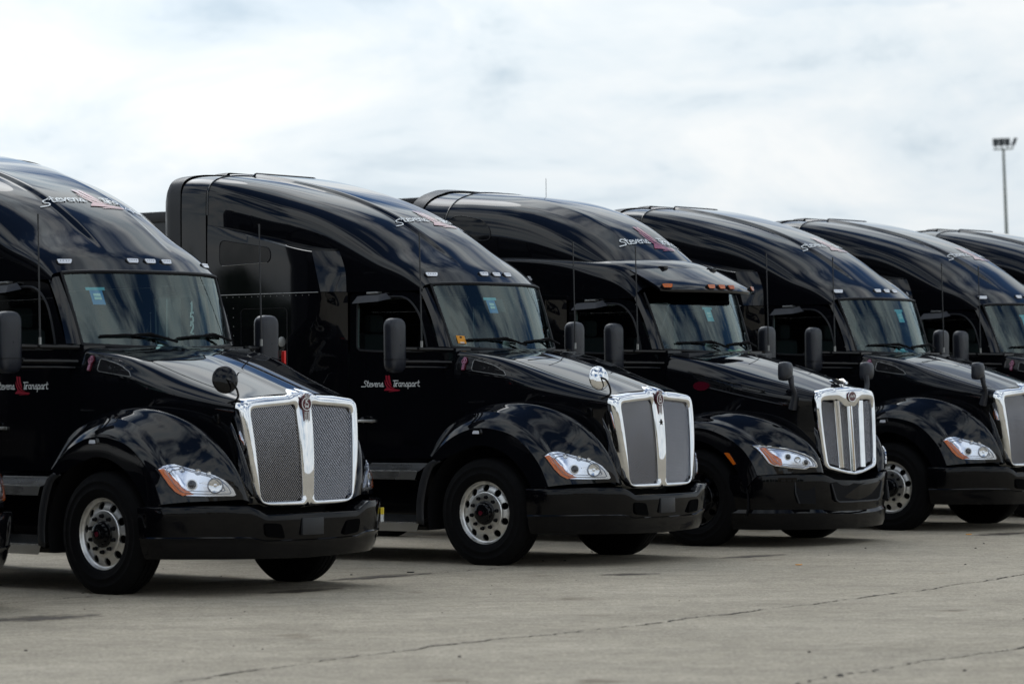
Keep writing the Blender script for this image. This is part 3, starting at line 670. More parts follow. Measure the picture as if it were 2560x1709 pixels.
def grille_frame(out_half, opening, xf, roll=.11, n=260):
    """chrome surround: half outline (Y,z) with one opening, mirrored; rounded back at the outside"""
    oc = np.mean(resample(np.asarray(opening), 200, True), 0)
    A = match_by_angle(opening, oc, n); B = match_by_angle(out_half, oc, n); mb = MB()
    ts = [0, .06, .14, .28, .45, .62, .76, .87, .95, 1.0]
    P = np.zeros((len(ts) + 2, n, 3))
    for i, t in enumerate(ts):
        for j in range(n):
            Y, z = A[j] + (B[j] - A[j]) * t
            cen = B[j][0] < .004 and .70 < B[j][1] < 1.645
            dx_ = -.016 * (1 - min(1, t / .14)) ** 2
            if not cen: dx_ += .010 * math.sin(math.pi * min(1, t / .8)) - roll * max(0, (t - .55) / .45) ** 2.4
            else: dx_ += .010 * math.sin(math.pi / 2 * t)
            P[i + 1, j] = (xf(Y, z) + dx_, Y, z)
    P[0] = P[1] + np.array((-.05, 0, 0)); P[-1] = P[-2] + np.array((-.05, 0, 0))
    cen = (B[:, 0] < .004) & (B[:, 1] > .70) & (B[:, 1] < 1.645); P[-1, cen] = P[-2, cen]
    mb.grid(P, closev=True); mb.mirrored(); return mb
def mesh_screen(opening, xf, side, pitch, wire, back=.035):
    """woven diamond wire screen clipped to an opening outline (Y,z)"""
    O = resample(np.asarray(opening), 160, True); mb = MB()
    z0, z1 = O[:, 1].min(), O[:, 1].max(); y0, y1 = O[:, 0].min(), O[:, 0].max()
    def clip(a, b):     # parts of segment a-b inside the outline (convex)
        t0, t1 = 0.0, 1.0; d = b - a
        area = 0.5 * np.sum(O[:, 0] * np.roll(O[:, 1], -1) - np.roll(O[:, 0], -1) * O[:, 1]); sg = 1 if area > 0 else -1
        for i in range(0, 160, 4):
            p, q = O[i], O[(i + 4) % 160]; e_ = q - p; nn = np.array((-e_[1], e_[0])) * sg
            den = nn @ d; num = nn @ (p - a)
            if abs(den) < 1e-12:
                if num > 0: return None
                continue
            t = num / den
            if den > 0: t0 = max(t0, t)
            else: t1 = min(t1, t)
        return (t0, t1) if t1 - t0 > .005 else None
    sl = 1.35; H = z1 - z0; wy = H / sl
    for s_ in (1, -1):
        k = 0; yst = y0 - wy - .02
        while yst < y1 + wy:
            a = np.array((yst, z0 if s_ > 0 else z1)); b = a + np.array((wy, H * s_))
            r = clip(a, b)
            if r:
                pa, pb = a + (b - a) * r[0], a + (b - a) * r[1]; nseg = 3
                pts = [pa + (pb - pa) * i / nseg for i in range(nseg + 1)]
                mb.tube([(xf(abs(q[0]), q[1]) - back + (.002 * s_), q[0] * side, q[1]) for q in pts], wire, 3, caps=False)
            yst += pitch
    return mb
def bumper_shell(plan, zt, zb, prof, n=64):
    """plan: (x,Y) from the centre outwards; prof: (fraction of height, inset)"""
    P = resample(catmull(plan, 80), n); nrm = np.gradient(P, axis=0); nrm = np.stack([nrm[:, 1], -nrm[:, 0]], 1); nrm /= np.linalg.norm(nrm, axis=1)[:, None]
    rows = []
    for f_, ins in prof:
        r_ = []
        for p, nn in zip(P, nrm):
            z = zb(p[1]) + (zt(p[1]) - zb(p[1])) * f_; q = p - nn * ins * (1 if nn[0] > -9 else 1)
            r_.append((q[0], max(q[1], 0), z))
        rows.append(full(r_[::1]))
    return MB().grid(np.array(rows))

YD = lambda z: .952 - .016 * max(0, (z - 2.0) / .6)
def roof_low(root):
    # ---- roof, from the windshield header back to the gap
    xs = np.concatenate([np.linspace(-.60, -1.3, 30), np.linspace(-1.34, -3.39, 44)])
    rows = []
    for x in xs:
        s_ = roof_section(x); xe, Y, z = s_[-1]
        dn = [(xe, Y + (.945 + (Y - .945) * (1 - t)  - Y) * 0, z + (2.592 - z) * t) for t in (.12, .3, .55, .8, 1.0)]
        rows.append(full(s_ + dn))
    roof = MB().grid(relax(rows, 14)).build('roof_fairing', 'paint', root, ang=40)
    MB().tube([(-.603 - bowf(Y, -.6), Y, float(np.interp(abs(Y), [p[1] for p in roof_section(-.6)], [p[2] for p in roof_section(-.6)])) - .010) for Y in np.linspace(-.87, .87, 33)], .017, 8).build('header_seal', 'seal', roof)
    def onroof(u, v, k=.098, xb=-1.50, yo=0.13):
        y = yo + (u + .37) * k; x = xb - v * k * .86 - .10 * abs(y) ** 2.2
        return (x + .002, y, roof_z(x, y) + .006)
    [letter_word(w_, .135, onroof, 'roof_lettering', roof) for w_ in WORDS]
    mb = MB(); [poly_mesh(mb, p_, lambda u, v: tuple(np.array(onroof(-.36 + (u + .36) * 1.10, v * 1.45 + .15)) - np.array((0, 0, .002)))) for p_ in WING]; mb.build('roof_emblem', 'red', roof, recalc=False)
    for Y, wd in ((.793, .066), (.190, .060), (0, .060), (-.190, .060), (-.793, .066)):
        x = -.694 - bowf(Y, -.694); e_ = .02
        tv = Vector((-bowf(Y + e_, -.694) + bowf(Y - e_, -.694), 2 * e_, 0))
        marker(root, (x, Y, roof_z(x, Y)), tv, (.78, .25 * (1 if Y > 0 else -1 if Y < 0 else 0), .5), 'white_lens', wd)
    # ---- sleeper pods beside the roof, sleeper sides below
    zl = lambda x: float(tab([(-3.45, 3.31), (-3.2, 3.262), (-2.69, 3.142), (-2.03, 3.0), (-1.8, 2.98)], x))
    for s in (-1, 1):
        mb = MB(); rows = []
        for Y in (.0, .25, .5, .75, .92, 1.0):
            r_ = []
            for t in np.linspace(0, 1, 26):
                yo = None; x = -3.39 + t * 1.0
                xf_ = -1.87 + (-2.03 + 1.87) * Y; x = -3.39 + t * (xf_ + 3.39)
                wi = float(tab(WW, x)) - .02; yy_ = wi + (1.198 - wi) * Y
                r_.append((x, s * yy_, zl(x) + .03 * (1 - Y) ** 2 - (.012 if Y == 1.0 else 0)))
            rows.append(r_)
        for z in (2.95, 2.85, 2.75, 2.65, 2.597):
            r_ = []
            for t in np.linspace(0, 1, 26):
                xe = -2.03 + (3.0 - z) * .27; x = -3.39 + t * (xe + 3.39); zz1 = zl(x); f_ = (3.0 - z) / (3.0 - 2.597)
                r_.append((x, s * 1.203, zz1 - .03 + (2.597 - zz1 + .03) * f_))
            rows.append(r_)
        mb.grid(np.array(rows))
        fr = []
        for f_ in np.linspace(0, 1, 9):
            z = 2.998 - f_ * .400; xo = -2.03 + (3.0 - z) * .27; xi = float(tab([(2.55, -1.785), (2.7, -1.785), (2.78, -1.79), (2.9, -1.825), (3.0, -1.868)], z))
            fr.append([(xo + (xi - xo) * q + .012 * math.sin(math.pi * q), s * (1.203 + (.955 - 1.203) * q), z) for q in np.linspace(0, 1, 7)])
        mb.grid(np.array(fr))
        pod = mb.build('sleeper_pod', 'paint', root, ang=32)
        # sleeper window, flush dark pane with a thin bright lower edge
        wl = rounded([(-3.22, 3.145), (-2.56, 3.045), (-2.555, 2.905), (-3.23, 2.885)], .075, 6)
        MB().prism([(x, s * 1.20, z) for x, z in wl], [(x, s * 1.2055, z) for x, z in wl]).build('sleeper_window', 'plastic_gloss', pod)
        lw = MB(); lw.tube([(x, s * 1.206, z) for x, z in list(wl) + [wl[0]]], .005, 5); lw.build('window_trim', 'seal', pod); MB().tube([(-3.19, s * 1.2065, 2.884), (-2.60, s * 1.2065, 2.902)], .004, 5).build('window_edge', 'alu_dull', pod)
def cab_common(root, section=None):
    # ---- lower sleeper wall, flaring out of the cab side
    for s in (-1, 1):
        rows = []
        for z in np.r_[np.linspace(2.592, 1.9, 12), np.linspace(1.8, .50, 8)]:
            rl = float(tab([(.4, .75), (1.7, .75), (1.95, .55), (2.25, .30), (2.6, .14)], z)); r_ = []
            for t in np.r_[np.linspace(0, .2, 10), np.linspace(.24, 1, 12)]:
                x = -1.785 - t * 1.6; q = min(1, (-1.785 - x) / rl)
                r_.append((x, s * (.955 + .245 * (q if z > 1.95 else sstep(0, 1, q))), z))
            rows.append(r_)
        slw = MB().grid(np.array(rows)).build('sleeper_side', 'paint', root, ang=32)
        rv = MB()
        for x in np.arange(-3.3, -2.0, .082): rv.lathe([(.0055, 0), (.004, .004), (0, .005)], 'y', 6, (x, s * 1.2, 2.57))
        for x in np.arange(1.2, 2.5, .09): rv.lathe([(.0055, 0), (.004, .004), (0, .005)], 'y', 6, (-3.05, s * 1.2, x))
        if s < 0: rv.v = [(x, -1.2 - (y + 1.2), z) for x, y, z in rv.v]
        rv.build('rivets', 'alu_dull', slw)['kind'] = 'stuff'
        MB().tube([(x, s * 1.204, 2.594) for x in (-3.39, -2.4, -1.95)], .0035, 5).build('split_trim', 'alu_dull', slw)
        # luggage door outline with its latch
        lt = rounded([(-2.95, 2.45), (-2.35, 2.45), (-2.35, 1.85), (-2.95, 1.85)], .05, 5)
        MB().tube([(x, s * 1.202, z) for x, z in list(lt) + [lt[0]]], .004, 4).build('hatch_line', 'seal', slw)
        MB().lathe([(.05, 0), (.05, .006), (.03, .010), (0, .010)], 'y', 20, (0, 0, 0)).build('hatch_latch', 'alu_dull', slw, loc=(-2.42, s * 1.20, 2.12)).rotation_euler = (0, 0, 0 if s > 0 else math.pi)
    # ---- rear side extenders
    section = section or roof_section
    def ext(x0, x1, k, mat, nm, b=.0):
        rows = []
        for i, x in enumerate(np.linspace(x0, x1, 7)):
            s_ = section(x); kk = k - (b if i == 6 else 0) - (b * .4 if i == 5 else 0)
            r_ = [(x, Y * kk, 2.6 + (z - 2.6) * (1 - (1 - kk) * 1.6)) for _, Y, z in s_]
            xe, Y, z = r_[-1]; r_ += [(x - .0, Y, z + (1.1 - z) * t) for t in (.1, .3, .6, 1)]
            rows.append(full(r_))
        P = np.array(rows)
        return MB().grid(P).build(nm, mat, root, ang=40)
    MB().tube([(-3.392, y, z) for _, y, z in full(section(-3.39))], .010, 6).build('gap_lip', 'paint', root)
    ext(-3.425, -3.76, .992, 'paint', 'side_extender')
    rf = ext(-3.765, -4.03, 1.0, 'plastic', 'rear_fairing', .05)
    # dark inner shell so that the gaps between the panels do not let the sky through
    rows = []
    for x in np.linspace(-3.2, -3.98, 4):
        r_ = [(x, Y * .965, 2.5 + (z - 2.5) * .965) for _, Y, z in section(x)]; r_.append((x, r_[-1][1], .7)); rows.append(full(r_))
    ib = MB().grid(np.array(rows)); n_ = len(rows[0]); ib.fan(rows[-1]); ib.build('sleeper_inner', 'matte', root)
    # ---- cab: pillars, windshield, doors
    for s in (-1, 1):
        mb = MB()
        top = np.array([(-.868, .868, 2.650), (-.885, .910, 2.632), (-.898, .946, 2.592)]); bot = np.array([(-.600, .830, 2.045), (-.625, .895, 2.040), (-.665, .950, 2.035)])
        P = np.array([[a + (b - a) * t + np.array((.022, 0, .012)) * math.sin(math.pi * t) for a, b in zip(top, bot)] for t in np.linspace(0, 1, 12)])
        P = np.stack([catmull(r_, 9) for r_ in P]); P[..., 1] *= s; mb.grid(P)
        mb.grid(np.array([[(-.665, s * .950, 2.05), (-.665, s * .952, 1.0)], [(-.60, s * .93, 2.05), (-.60, s * .945, 1.0)], [(-.50, s * .90, 2.03), (-.50, s * .935, 1.0)], [(-.49, s * .4, 2.03), (-.49, s * .4, 1.0)]]))
        mb.build('cab_pillar', 'paint', root, ang=35)
    gs = []
    for v in np.linspace(0, 1, 14):
        r_ = []
        for q in np.linspace(-1, 1, 41):
            a = np.array((-.606 - bowf(q * .868, -.6), q * .868, 2.660 - .012 * q * q)); b = np.array((-.355 - .245 * abs(q) ** 2.2, q * .832, 2.012 + .030 * q * q))
            p = a + (b - a) * v + np.array((.005, 0, .003)) * math.sin(math.pi * v); r_.append(p)
        gs.append(r_)
    gs = np.array(gs)
    ws = MB().grid(gs).build('windshield', 'glass', root, ang=60)
    MB().tube(list(gs[-1]), .016, 6).build('cowl_seal', 'seal', ws)
    for s in (-1, 1): MB().tube(list(gs[:, 0 if s < 0 else -1]), .013, 6).build('windshield_seal', 'seal', ws)
    for y0, y1 in ((-.70, -.06), (.02, .70)):
        wp = MB(); pts = []
        for t in np.linspace(0, 1, 9):
            y = y0 + (y1 - y0) * t; q = y / .832; i = 11.6 if y0 < 0 else 11.3
            p = gs[12, int((q + 1) * 20)] * .6 + gs[11, int((q + 1) * 20)] * .4; pts.append(p + np.array((.022, 0, .012 + .02 * math.sin(math.pi * t))))
        wp.tube(pts, [.010] * 9, 5); wp.tube([pts[4], pts[4] * .5 + pts[7] * .5 + np.array((.03, 0, .02)), pts[8] + np.array((.05, .05, -.03))], .012, 5); wp.build('wiper', 'matte', ws)
    MB().box(-.62, -.30, -.80, .80, 1.90, 2.005, .01).build('cowl_tray', 'plastic', root)
    outer = [(-1.765, 2.585), (-1.4, 2.59), (-1.12, 2.586), (-.985, 2.574), (-.905, 2.55), (-.855, 2.45), (-.675, 2.06), (-.62, 1.96), (-1.2, 1.96), (-1.765, 1.96)]
    inner = rounded([(-1.674, 2.505), (-1.30, 2.540), (-1.06, 2.535), (-.905, 2.38), (-.825, 2.12), (-.80, 2.005), (-1.4, 2.012), (-1.674, 2.03)], [.05, .1, .12, .1, .1, .05, .1, .05], 5)
    for s in (-1, 1):
        d, org = door_parts(root, s, YD, outer, inner, (-1.765, -.62, .985, 1.96), None)
        # handle: recessed dish and bright pull
        hb = MB(); hb.lathe([(.10, .0), (.085, .006), (0, .008)], 'y', 24); hb.v = [(x, y if s > 0 else -y, z * .42) for x, y, z in hb.v]; hb.build('handle_dish', 'plastic_gloss', d, loc=(-.355, 0, .35))
        MB().box(-.118, .118, -.006, .012 if s > 0 else .012, -.012, .014, .005).build('door_handle', 'alu', d, loc=(-.36, s * .016, .342))
        # blind-spot look-down housing over the window
        mb = MB(); lo = [[(-1.66, .955, 2.49), (-1.63, .96, 2.555), (-1.30, .96, 2.575), (-1.24, .958, 2.52)], [(-1.645, 1.065, 2.478), (-1.60, 1.03, 2.548), (-1.34, 1.02, 2.560), (-1.33, 1.055, 2.492)]]
        A = [np.array((x, s * y, z)) - org for x, y, z in lo[0]]; B = [np.array((x, s * y, z)) - org for x, y, z in lo[1]]
        mb.prism(A, B); mb.build('look_down_mirror', 'mirror_plastic', d, ang=30)
        MB().box(-.30 + .06, -.10, -.02 if s > 0 else -.05, .05 if s > 0 else .02, 0, .022, .006).build('mirror_bracket', 'alu_dull', d, loc=(-.05, s * .03, 1.565))
        if s < 0:
            ond = lambda u, v, k=.0553: tuple(np.array((-1.236 + u * k, -YD(1.7) - .004, 1.675 + v * k)) - org)
            [letter_word(w_, .145, ond, 'door_lettering', d) for w_ in WORDS]
            mb = MB(); [poly_mesh(mb, p_, lambda u, v: tuple(np.array(ond(u, v)) + np.array((0, .0015, 0))), 0) for p_ in WING]; mb.build('door_emblem', 'red', d, recalc=False)['kind'] = 'stuff'
            # raised model number low on the door
            mb = MB(); k = .042; T_ = {'T': [[(0, 1), (1.5, 1)], [(.6, 1), (.45, 0)]], '6': [[(1, 1), (.2, 1), (0, .8), (0, .2), (.15, 0), (.9, 0), (1, .2), (.9, .5), (0, .5)]], '8': [[(.2, 0), (.9, 0), (1, .25), (.9, .5), (1, .75), (.85, 1), (.2, 1), (.05, .75), (.15, .5), (0, .25), (.2, 0)], [(.15, .5), (.9, .5)]], '0': [[(.2, 0), (.9, 0), (1, .2), (1, .8), (.85, 1), (.15, 1), (0, .8), (0, .2), (.2, 0)]]}
            xo = -1.118
            for ch in 'T680':
                stroke_mesh(mb, T_[ch], .17, lambda u, v: tuple(np.array((xo + u * k, -YD(1.1) - .005, 1.118 + v * k * .8)) - org)); xo += k * (1.75 if ch == 'T' else 1.35)
            mb.build('model_number', 'plastic_gloss', d, recalc=False)
    wheels_and_chassis(root)

def nose_chrome(root):
    # ---- hood
    ST = [hood_station(*q) for q in ((-.49, 2.040, .865, 2.000, .948, 1.795, .950), (-.10, 1.992, .835, 1.945, .918, 1.750, .915), (.20, 1.920, .800, 1.860, .893, 1.690, .880), (.50, 1.828, .750, 1.755, .845, 1.620, .820),
                                     (.80, 1.730, .700, 1.664, .775, 1.550, .720), (1.00, 1.664, .655, 1.606, .718, 1.505, .650), (1.14, 1.618, .630, 1.575, .672, 1.480, .600))]
    hm, hrows = hood_mesh(ST); hood = hm.build('hood', 'paint', root, ang=40)
    def hood_y(x, z):
        i = int(np.clip(np.searchsorted([r_[0][0] for r_ in hrows], x), 0, len(hrows) - 1)); r_ = [p for p in hrows[i] if p[1] > .3]
        r_ = sorted(r_, key=lambda p: p[2]); return float(np.interp(z, [p[2] for p in r_], [p[1] for p in r_]))
    for s in (-1, 1):
        # side intake: framed dark opening behind the badge
        vo = rounded([(-.465, 1.955), (-.36, 1.958), (-.05, 1.895), (.10, 1.815), (.165, 1.735), (-.465, 1.812)], [.02, .1, .1, .1, .03, .02], 4)
        vi = rounded([(-.295, 1.922), (-.07, 1.870), (.06, 1.800), (.085, 1.765), (-.295, 1.818)], [.02, .08, .05, .02, .02], 4)
        sb = MB()
        for lp, nm_, mt, of in ((vo, 'intake_frame', 'plastic_gloss', .004), (vi, 'intake_screen', 'matte', .007)):
            lp = resample(lp, 48, True); c_ = lp.mean(0); rg = ring(lp, c_ + (lp - c_) * .03, 5)
            P = np.array([[(x, s * (hood_y(x, z) + of), z) for x, z in r_] for r_ in rg])
            MB().grid(P, closev=True).build(nm_, mt, hood, ang=60)
            MB().tube([tuple(p) for p in P[0]] + [tuple(P[0, 0])], .0035, 5).build(nm_.split('_')[0] + '_edge', 'plastic_gloss' if of < .005 else 'alu_dull', hood)
        pz = Vector((-.385, s * (hood_y(-.385, 1.90) + .008), 1.905))
        tilt = Vector((0, s * (hood_y(-.385, 1.93) - hood_y(-.385, 1.85)), .08)).normalized()
        emblem_kw(hood, pz, (-s * 1, 0, 0), tilt, .056)
        # hood split lines
        mb = MB(); r2 = [p for p in hrows[15] if 0.16 < p[1] * 1 < .62]
        mb.tube([(p[0], s * p[1], p[2] + .001) for p in r2], .0035, 4); mb.build('hood_seam', 'seal', hood)
        mb = MB(); mb.tube([(r_[0][0] + 0 if False else p[0], s * p[1], p[2] + .0005) for r_ in hrows for p in [min(r_, key=lambda q: abs(q[1] - tab([(-.49, .80), (1.14, .56)], q[0])))]], .0028, 4); mb.build('hood_edge_seam', 'seal', hood)
    # ---- fenders, headlights
    fm = fender_mesh(); look = front_lookup(fm)
    for s in (-1, 1):
        f_ = MB(); f_.add([(x, s * y, z) for x, y, z in fm.v], fm.f); fo = f_.build('fender', 'paint', root, ang=50)
        p, n = (Vector((-.045, 1.192, 1.245)), Vector((0, 1, 0)))
        lp = rounded([(-.06, -.025), (.06, -.025), (.05, .025), (-.04, .025)], .012, 4)
        MB().prism([(p.x + a, s * 1.18, p.z + b) for a, b in lp], [(p.x + a, s * 1.204, p.z + b) for a, b in lp]).build('fender_lamp', 'chrome', fo, ang=20)
        lp2 = [(a * .66, b * .6 - .004) for a, b in lp]
        MB().prism([(p.x + a, s * 1.18, p.z + b) for a, b in lp2], [(p.x + a, s * 1.207, p.z + b) for a, b in lp2]).build('fender_lamp_lens', 'white_lens', fo, ang=20)
        headlight(root, look, s, HLO, HLA, HLP, HLR)
        # mudguard behind the wheel
        cv = catmull([(-.585, .985), (-.69, .92), (-.765, .74), (-.80, .55), (-.795, .38)], 14); P = []
        for x, z in cv: P.append([(x, s * .70, z), (x, s * 1.09, z), (x - .005, s * 1.14, z), (x + .015, s * 1.168, z), (x + .05, s * 1.172, z - .01), (x + .10, s * 1.165, z - .02)])
        MB().grid(np.array(P)).build('mudguard', 'plastic', root, ang=45, solid=.008)
    # ---- grille
    xf = lambda Y, z: 1.243 - .13 * (z - .90) * abs(z - .90) * (1 if z > .9 else -1) - .09 * Y * Y
    half = [(0, .690), (.30, .694), (.43, .703), (.505, .730), (.555, .790), (.590, .90), (.620, 1.05), (.648, 1.25), (.668, 1.45), (.672, 1.525), (.660, 1.566), (.625, 1.590), (.40, 1.615), (.16, 1.627), (.125, 1.640), (.10, 1.656), (.07, 1.662), (0, 1.662)]
    op = rounded([(.088, 1.528), (.573, 1.496), (.512, .752), (.062, .752)], [.035, .06, .07, .035], 7)
    gr = grille_frame(half, op, xf).build('grille', 'chrome', root, ang=50)
    for s in (-1, 1):
        mesh_screen(op, xf, s, .0205, .0020).build('mesh_screen', 'wire', gr, ang=80)['kind'] = 'stuff'
    MB().box(1.02, 1.12, -.56, .56, .74, 1.52).build('radiator', 'matte', gr)
    pb = Vector((xf(0, 1.53) + .020, 0, 1.535)); emblem_kw(gr, pb, (0, 1, 0), (-.062 * 0, 0, 1), .105)
    # ---- bumper
    zt = lambda Y: float(tab([(0, .655), (.50, .655), (.60, .70), (.68, .728), (1.0, .735), (1.4, .722)], Y)); zb = lambda Y: .285 + .02 * min(1, Y)
    plan = [(1.315, 0), (1.308, .3), (1.275, .6), (1.19, .85), (1.03, 1.05), (.83, 1.19), (.68, 1.24), (.56, 1.25)]
    bp = bumper_shell(plan, zt, zb, [(1.0, .16), (1.0, .03), (.985, .008), (.95, .0), (.80, .005), (.52, .018), (.42, .024), (.400, .016), (.375, .020), (.35, .030), (.30, .032), (.12, .055), (0, .085), (-.01, .25)])
    bo = bp.build('bumper', 'bumper_paint', root, ang=40)
    for s in (-1, 1):
        lp = rounded([(.33, .455), (.52, .475), (.545, .585), (.37, .575)], .03, 4)
        MB().prism([(1.20, s * a, b) for a, b in lp], [(1.318 - .10 * a * a, s * a, b) for a, b in lp]).build('tow_opening_plate', 'hole_black', bo, ang=30)  # solid black plate, slightly proud, in place of a shaded hole
    MB().box(1.29, 1.322, -.15, .09, .475, .615, .006).build('plate_bracket', 'plastic', bo)

def wheels_and_chassis(root):
    for s in (-1, 1):
        build_wheel('front_wheel', root, (0, s * 1.022, .49), s)
        for ax in (-4.35, -5.65): build_wheel('drive_wheel', root, (ax, s * .98, .49), s, simple=True)
        mb = MB(); a_ = np.linspace(math.radians(-15), math.radians(195), 22)
        mb.grid(np.array([[(.655 * math.cos(a), s * .45, .49 + .655 * math.sin(a)), (.655 * math.cos(a), s * 1.165, .49 + .655 * math.sin(a))] for a in a_])); mb.grid(np.array([[(.655 * math.cos(a), s * .47, .49 + .655 * math.sin(a)), (.0, s * .47, .49)] for a in a_]))
        mb.build('wheel_liner', 'matte', root)
        # side skirt with two steps
        sk = MB().box(-3.9, -.83, s * .70, s * .945, .30, .985, .02).build('side_skirt', 'plastic_gloss', root)
        MB().box(-3.9, -1.55, s * .90, s * 1.15, .27, .98, .03).build('tank_fairing', 'paint', sk)
        for z, x0, x1, yo in ((.865, -1.50, -.80, 1.13), (.375, -1.50, -.77, 1.15)):
            st = MB(); st.grid(np.array([[(x0, s * .95, z + .075), (x1, s * .95, z + .075)], [(x0, s * (yo - .03), z + .006), (x1, s * (yo - .03), z + .006)], [(x0, s * yo, z), (x1, s * yo, z)], [(x0, s * yo, z - .075), (x1 - .03, s * yo, z - .075)], [(x0, s * (yo - .06), z - .08), (x1 - .05, s * (yo - .06), z - .08)]]))
            so = st.build('step', 'step_alu', root, ang=20)
            tt = MB()
            for x in np.arange(x0 + .02, x1 - .02, .034): tt.box(x, x + .018, s * (yo - .028), s * (yo - .006), z + .002, z + .012)
            tt.build('step_teeth', 'alu', so)['kind'] = 'stuff'
    MB().box(-6.3, 1.0, -.42, .42, .62, .92).box(-.06, .06, -.95, .95, .40, .50).box(-.6, .9, -.40, .40, .50, 1.3).build('chassis', 'matte', root)
    # ---- cab interior, seen through the glass
    mb = MB(); mb.box(-3.3, -.5, -.90, .90, 1.12, 1.16).box(-1.95, -1.90, -.92, .92, 1.2, 2.02)
    mb.grid(np.array([[(-3.3, y, z) for z in (1.2, 3.1)] for y in (-.9, .9)])); mb.build('cab_floor', 'interior', root)
    MB().box(-.98, -.42, -.82, .82, 1.55, 1.985, .04).box(-.95, -.6, .25, .62, 1.90, 2.04, .03).build('dashboard', 'interior', root)
    for s in (-1, 1):
        MB().box(-1.80, -1.35, s * .26, s * .72, 1.45, 1.62, .05).box(-1.90, -1.76, s * .26, s * .72, 1.55, 2.20, .05).box(-1.89, -1.79, s * .38, s * .60, 2.20, 2.38, .04).build('seat', 'interior', root)
    MB().lathe([(.21 + .016 * math.cos(a), .016 * math.sin(a)) for a in np.linspace(0, 6.28, 9)], 'x', 32).build('steering_wheel', 'interior', root, loc=(-1.12, .48, 1.93)).rotation_euler = (0, -.5, 0)
    for s in (-1, 1): build_mirror(root, s)

# headlight outline and pieces on the fender front, as (Y, z)
HLO = [(1.155, 1.022), (1.135, 1.048), (1.065, 1.064), (1.00, 1.03), (.93, 1.0), (.86, .975), (.79, .93), (.735, .865), (.714, .815), (.73, .806), (.90, .806), (1.068, .815), (1.10, .845), (1.125, .90), (1.145, .97)]
HLA = [(1.155, 1.020), (1.135, 1.03), (1.115, .985), (1.085, .92), (1.045, .86), (.995, .822), (1.068, .815), (1.10, .845), (1.125, .90), (1.145, .97)]
HLP = [(1.000, .900, .034)]
HLR = [(.855, .892, .060), (.955, 1.000, .024), (1.035, 1.02, .022), (.89, .985, .02)]

# ------------------------------------------------------------------ truck with the amber-lit visor and the separate dome
ZC3 = [(-1.00, 2.95), (-1.05, 2.99), (-1.11, 3.055), (-1.24, 3.17), (-1.42, 3.30), (-1.67, 3.45), (-1.95, 3.575), (-2.4, 3.71), (-2.83, 3.79), (-3.4, 3.85), (-3.7, 3.88), (-4.05, 3.925)]
WW3 = [(-1.00, .82), (-1.3, .87), (-1.7, .92), (-2.4, .965), (-3.0, 1.02), (-3.39, 1.07), (-4.05, 1.08)]
Z03 = [(-1.00, 2.90), (-1.3, 2.97), (-1.7, 3.04), (-2.4, 3.10), (-3.0, 3.16), (-3.39, 3.20), (-4.05, 3.22)]
def dome_section(xs):
    zc, ww, z0 = float(tab(ZC3, xs)), float(tab(WW3, xs)), float(tab(Z03, xs)); n = 2.4 + .8 * float(sstep(0, 1, (-1.3 - xs) / 1.5)); o = []
    for yn in YN:
        Y = yn * ww; z = z0 + (zc - z0) * max(0, 1 - yn ** n) ** (1 / n)
        st = .022 * (1 - float(sstep(.50, .56, yn))) * float(sstep(0, 1, (-1.2 - xs) / .4)) * (1 - .6 * float(sstep(0, 1, (-2.2 - xs) / .8)))
        o.append((xs - .9 * bowf(Y, xs), Y, z + st - .008))
    return o
def dome_z(x, y):
    xs = x
    for _ in range(12): xs = x + .9 * bowf(y, xs)
    s_ = dome_section(xs); return float(np.interp(abs(y), [p[1] for p in s_], [p[2] for p in s_]))
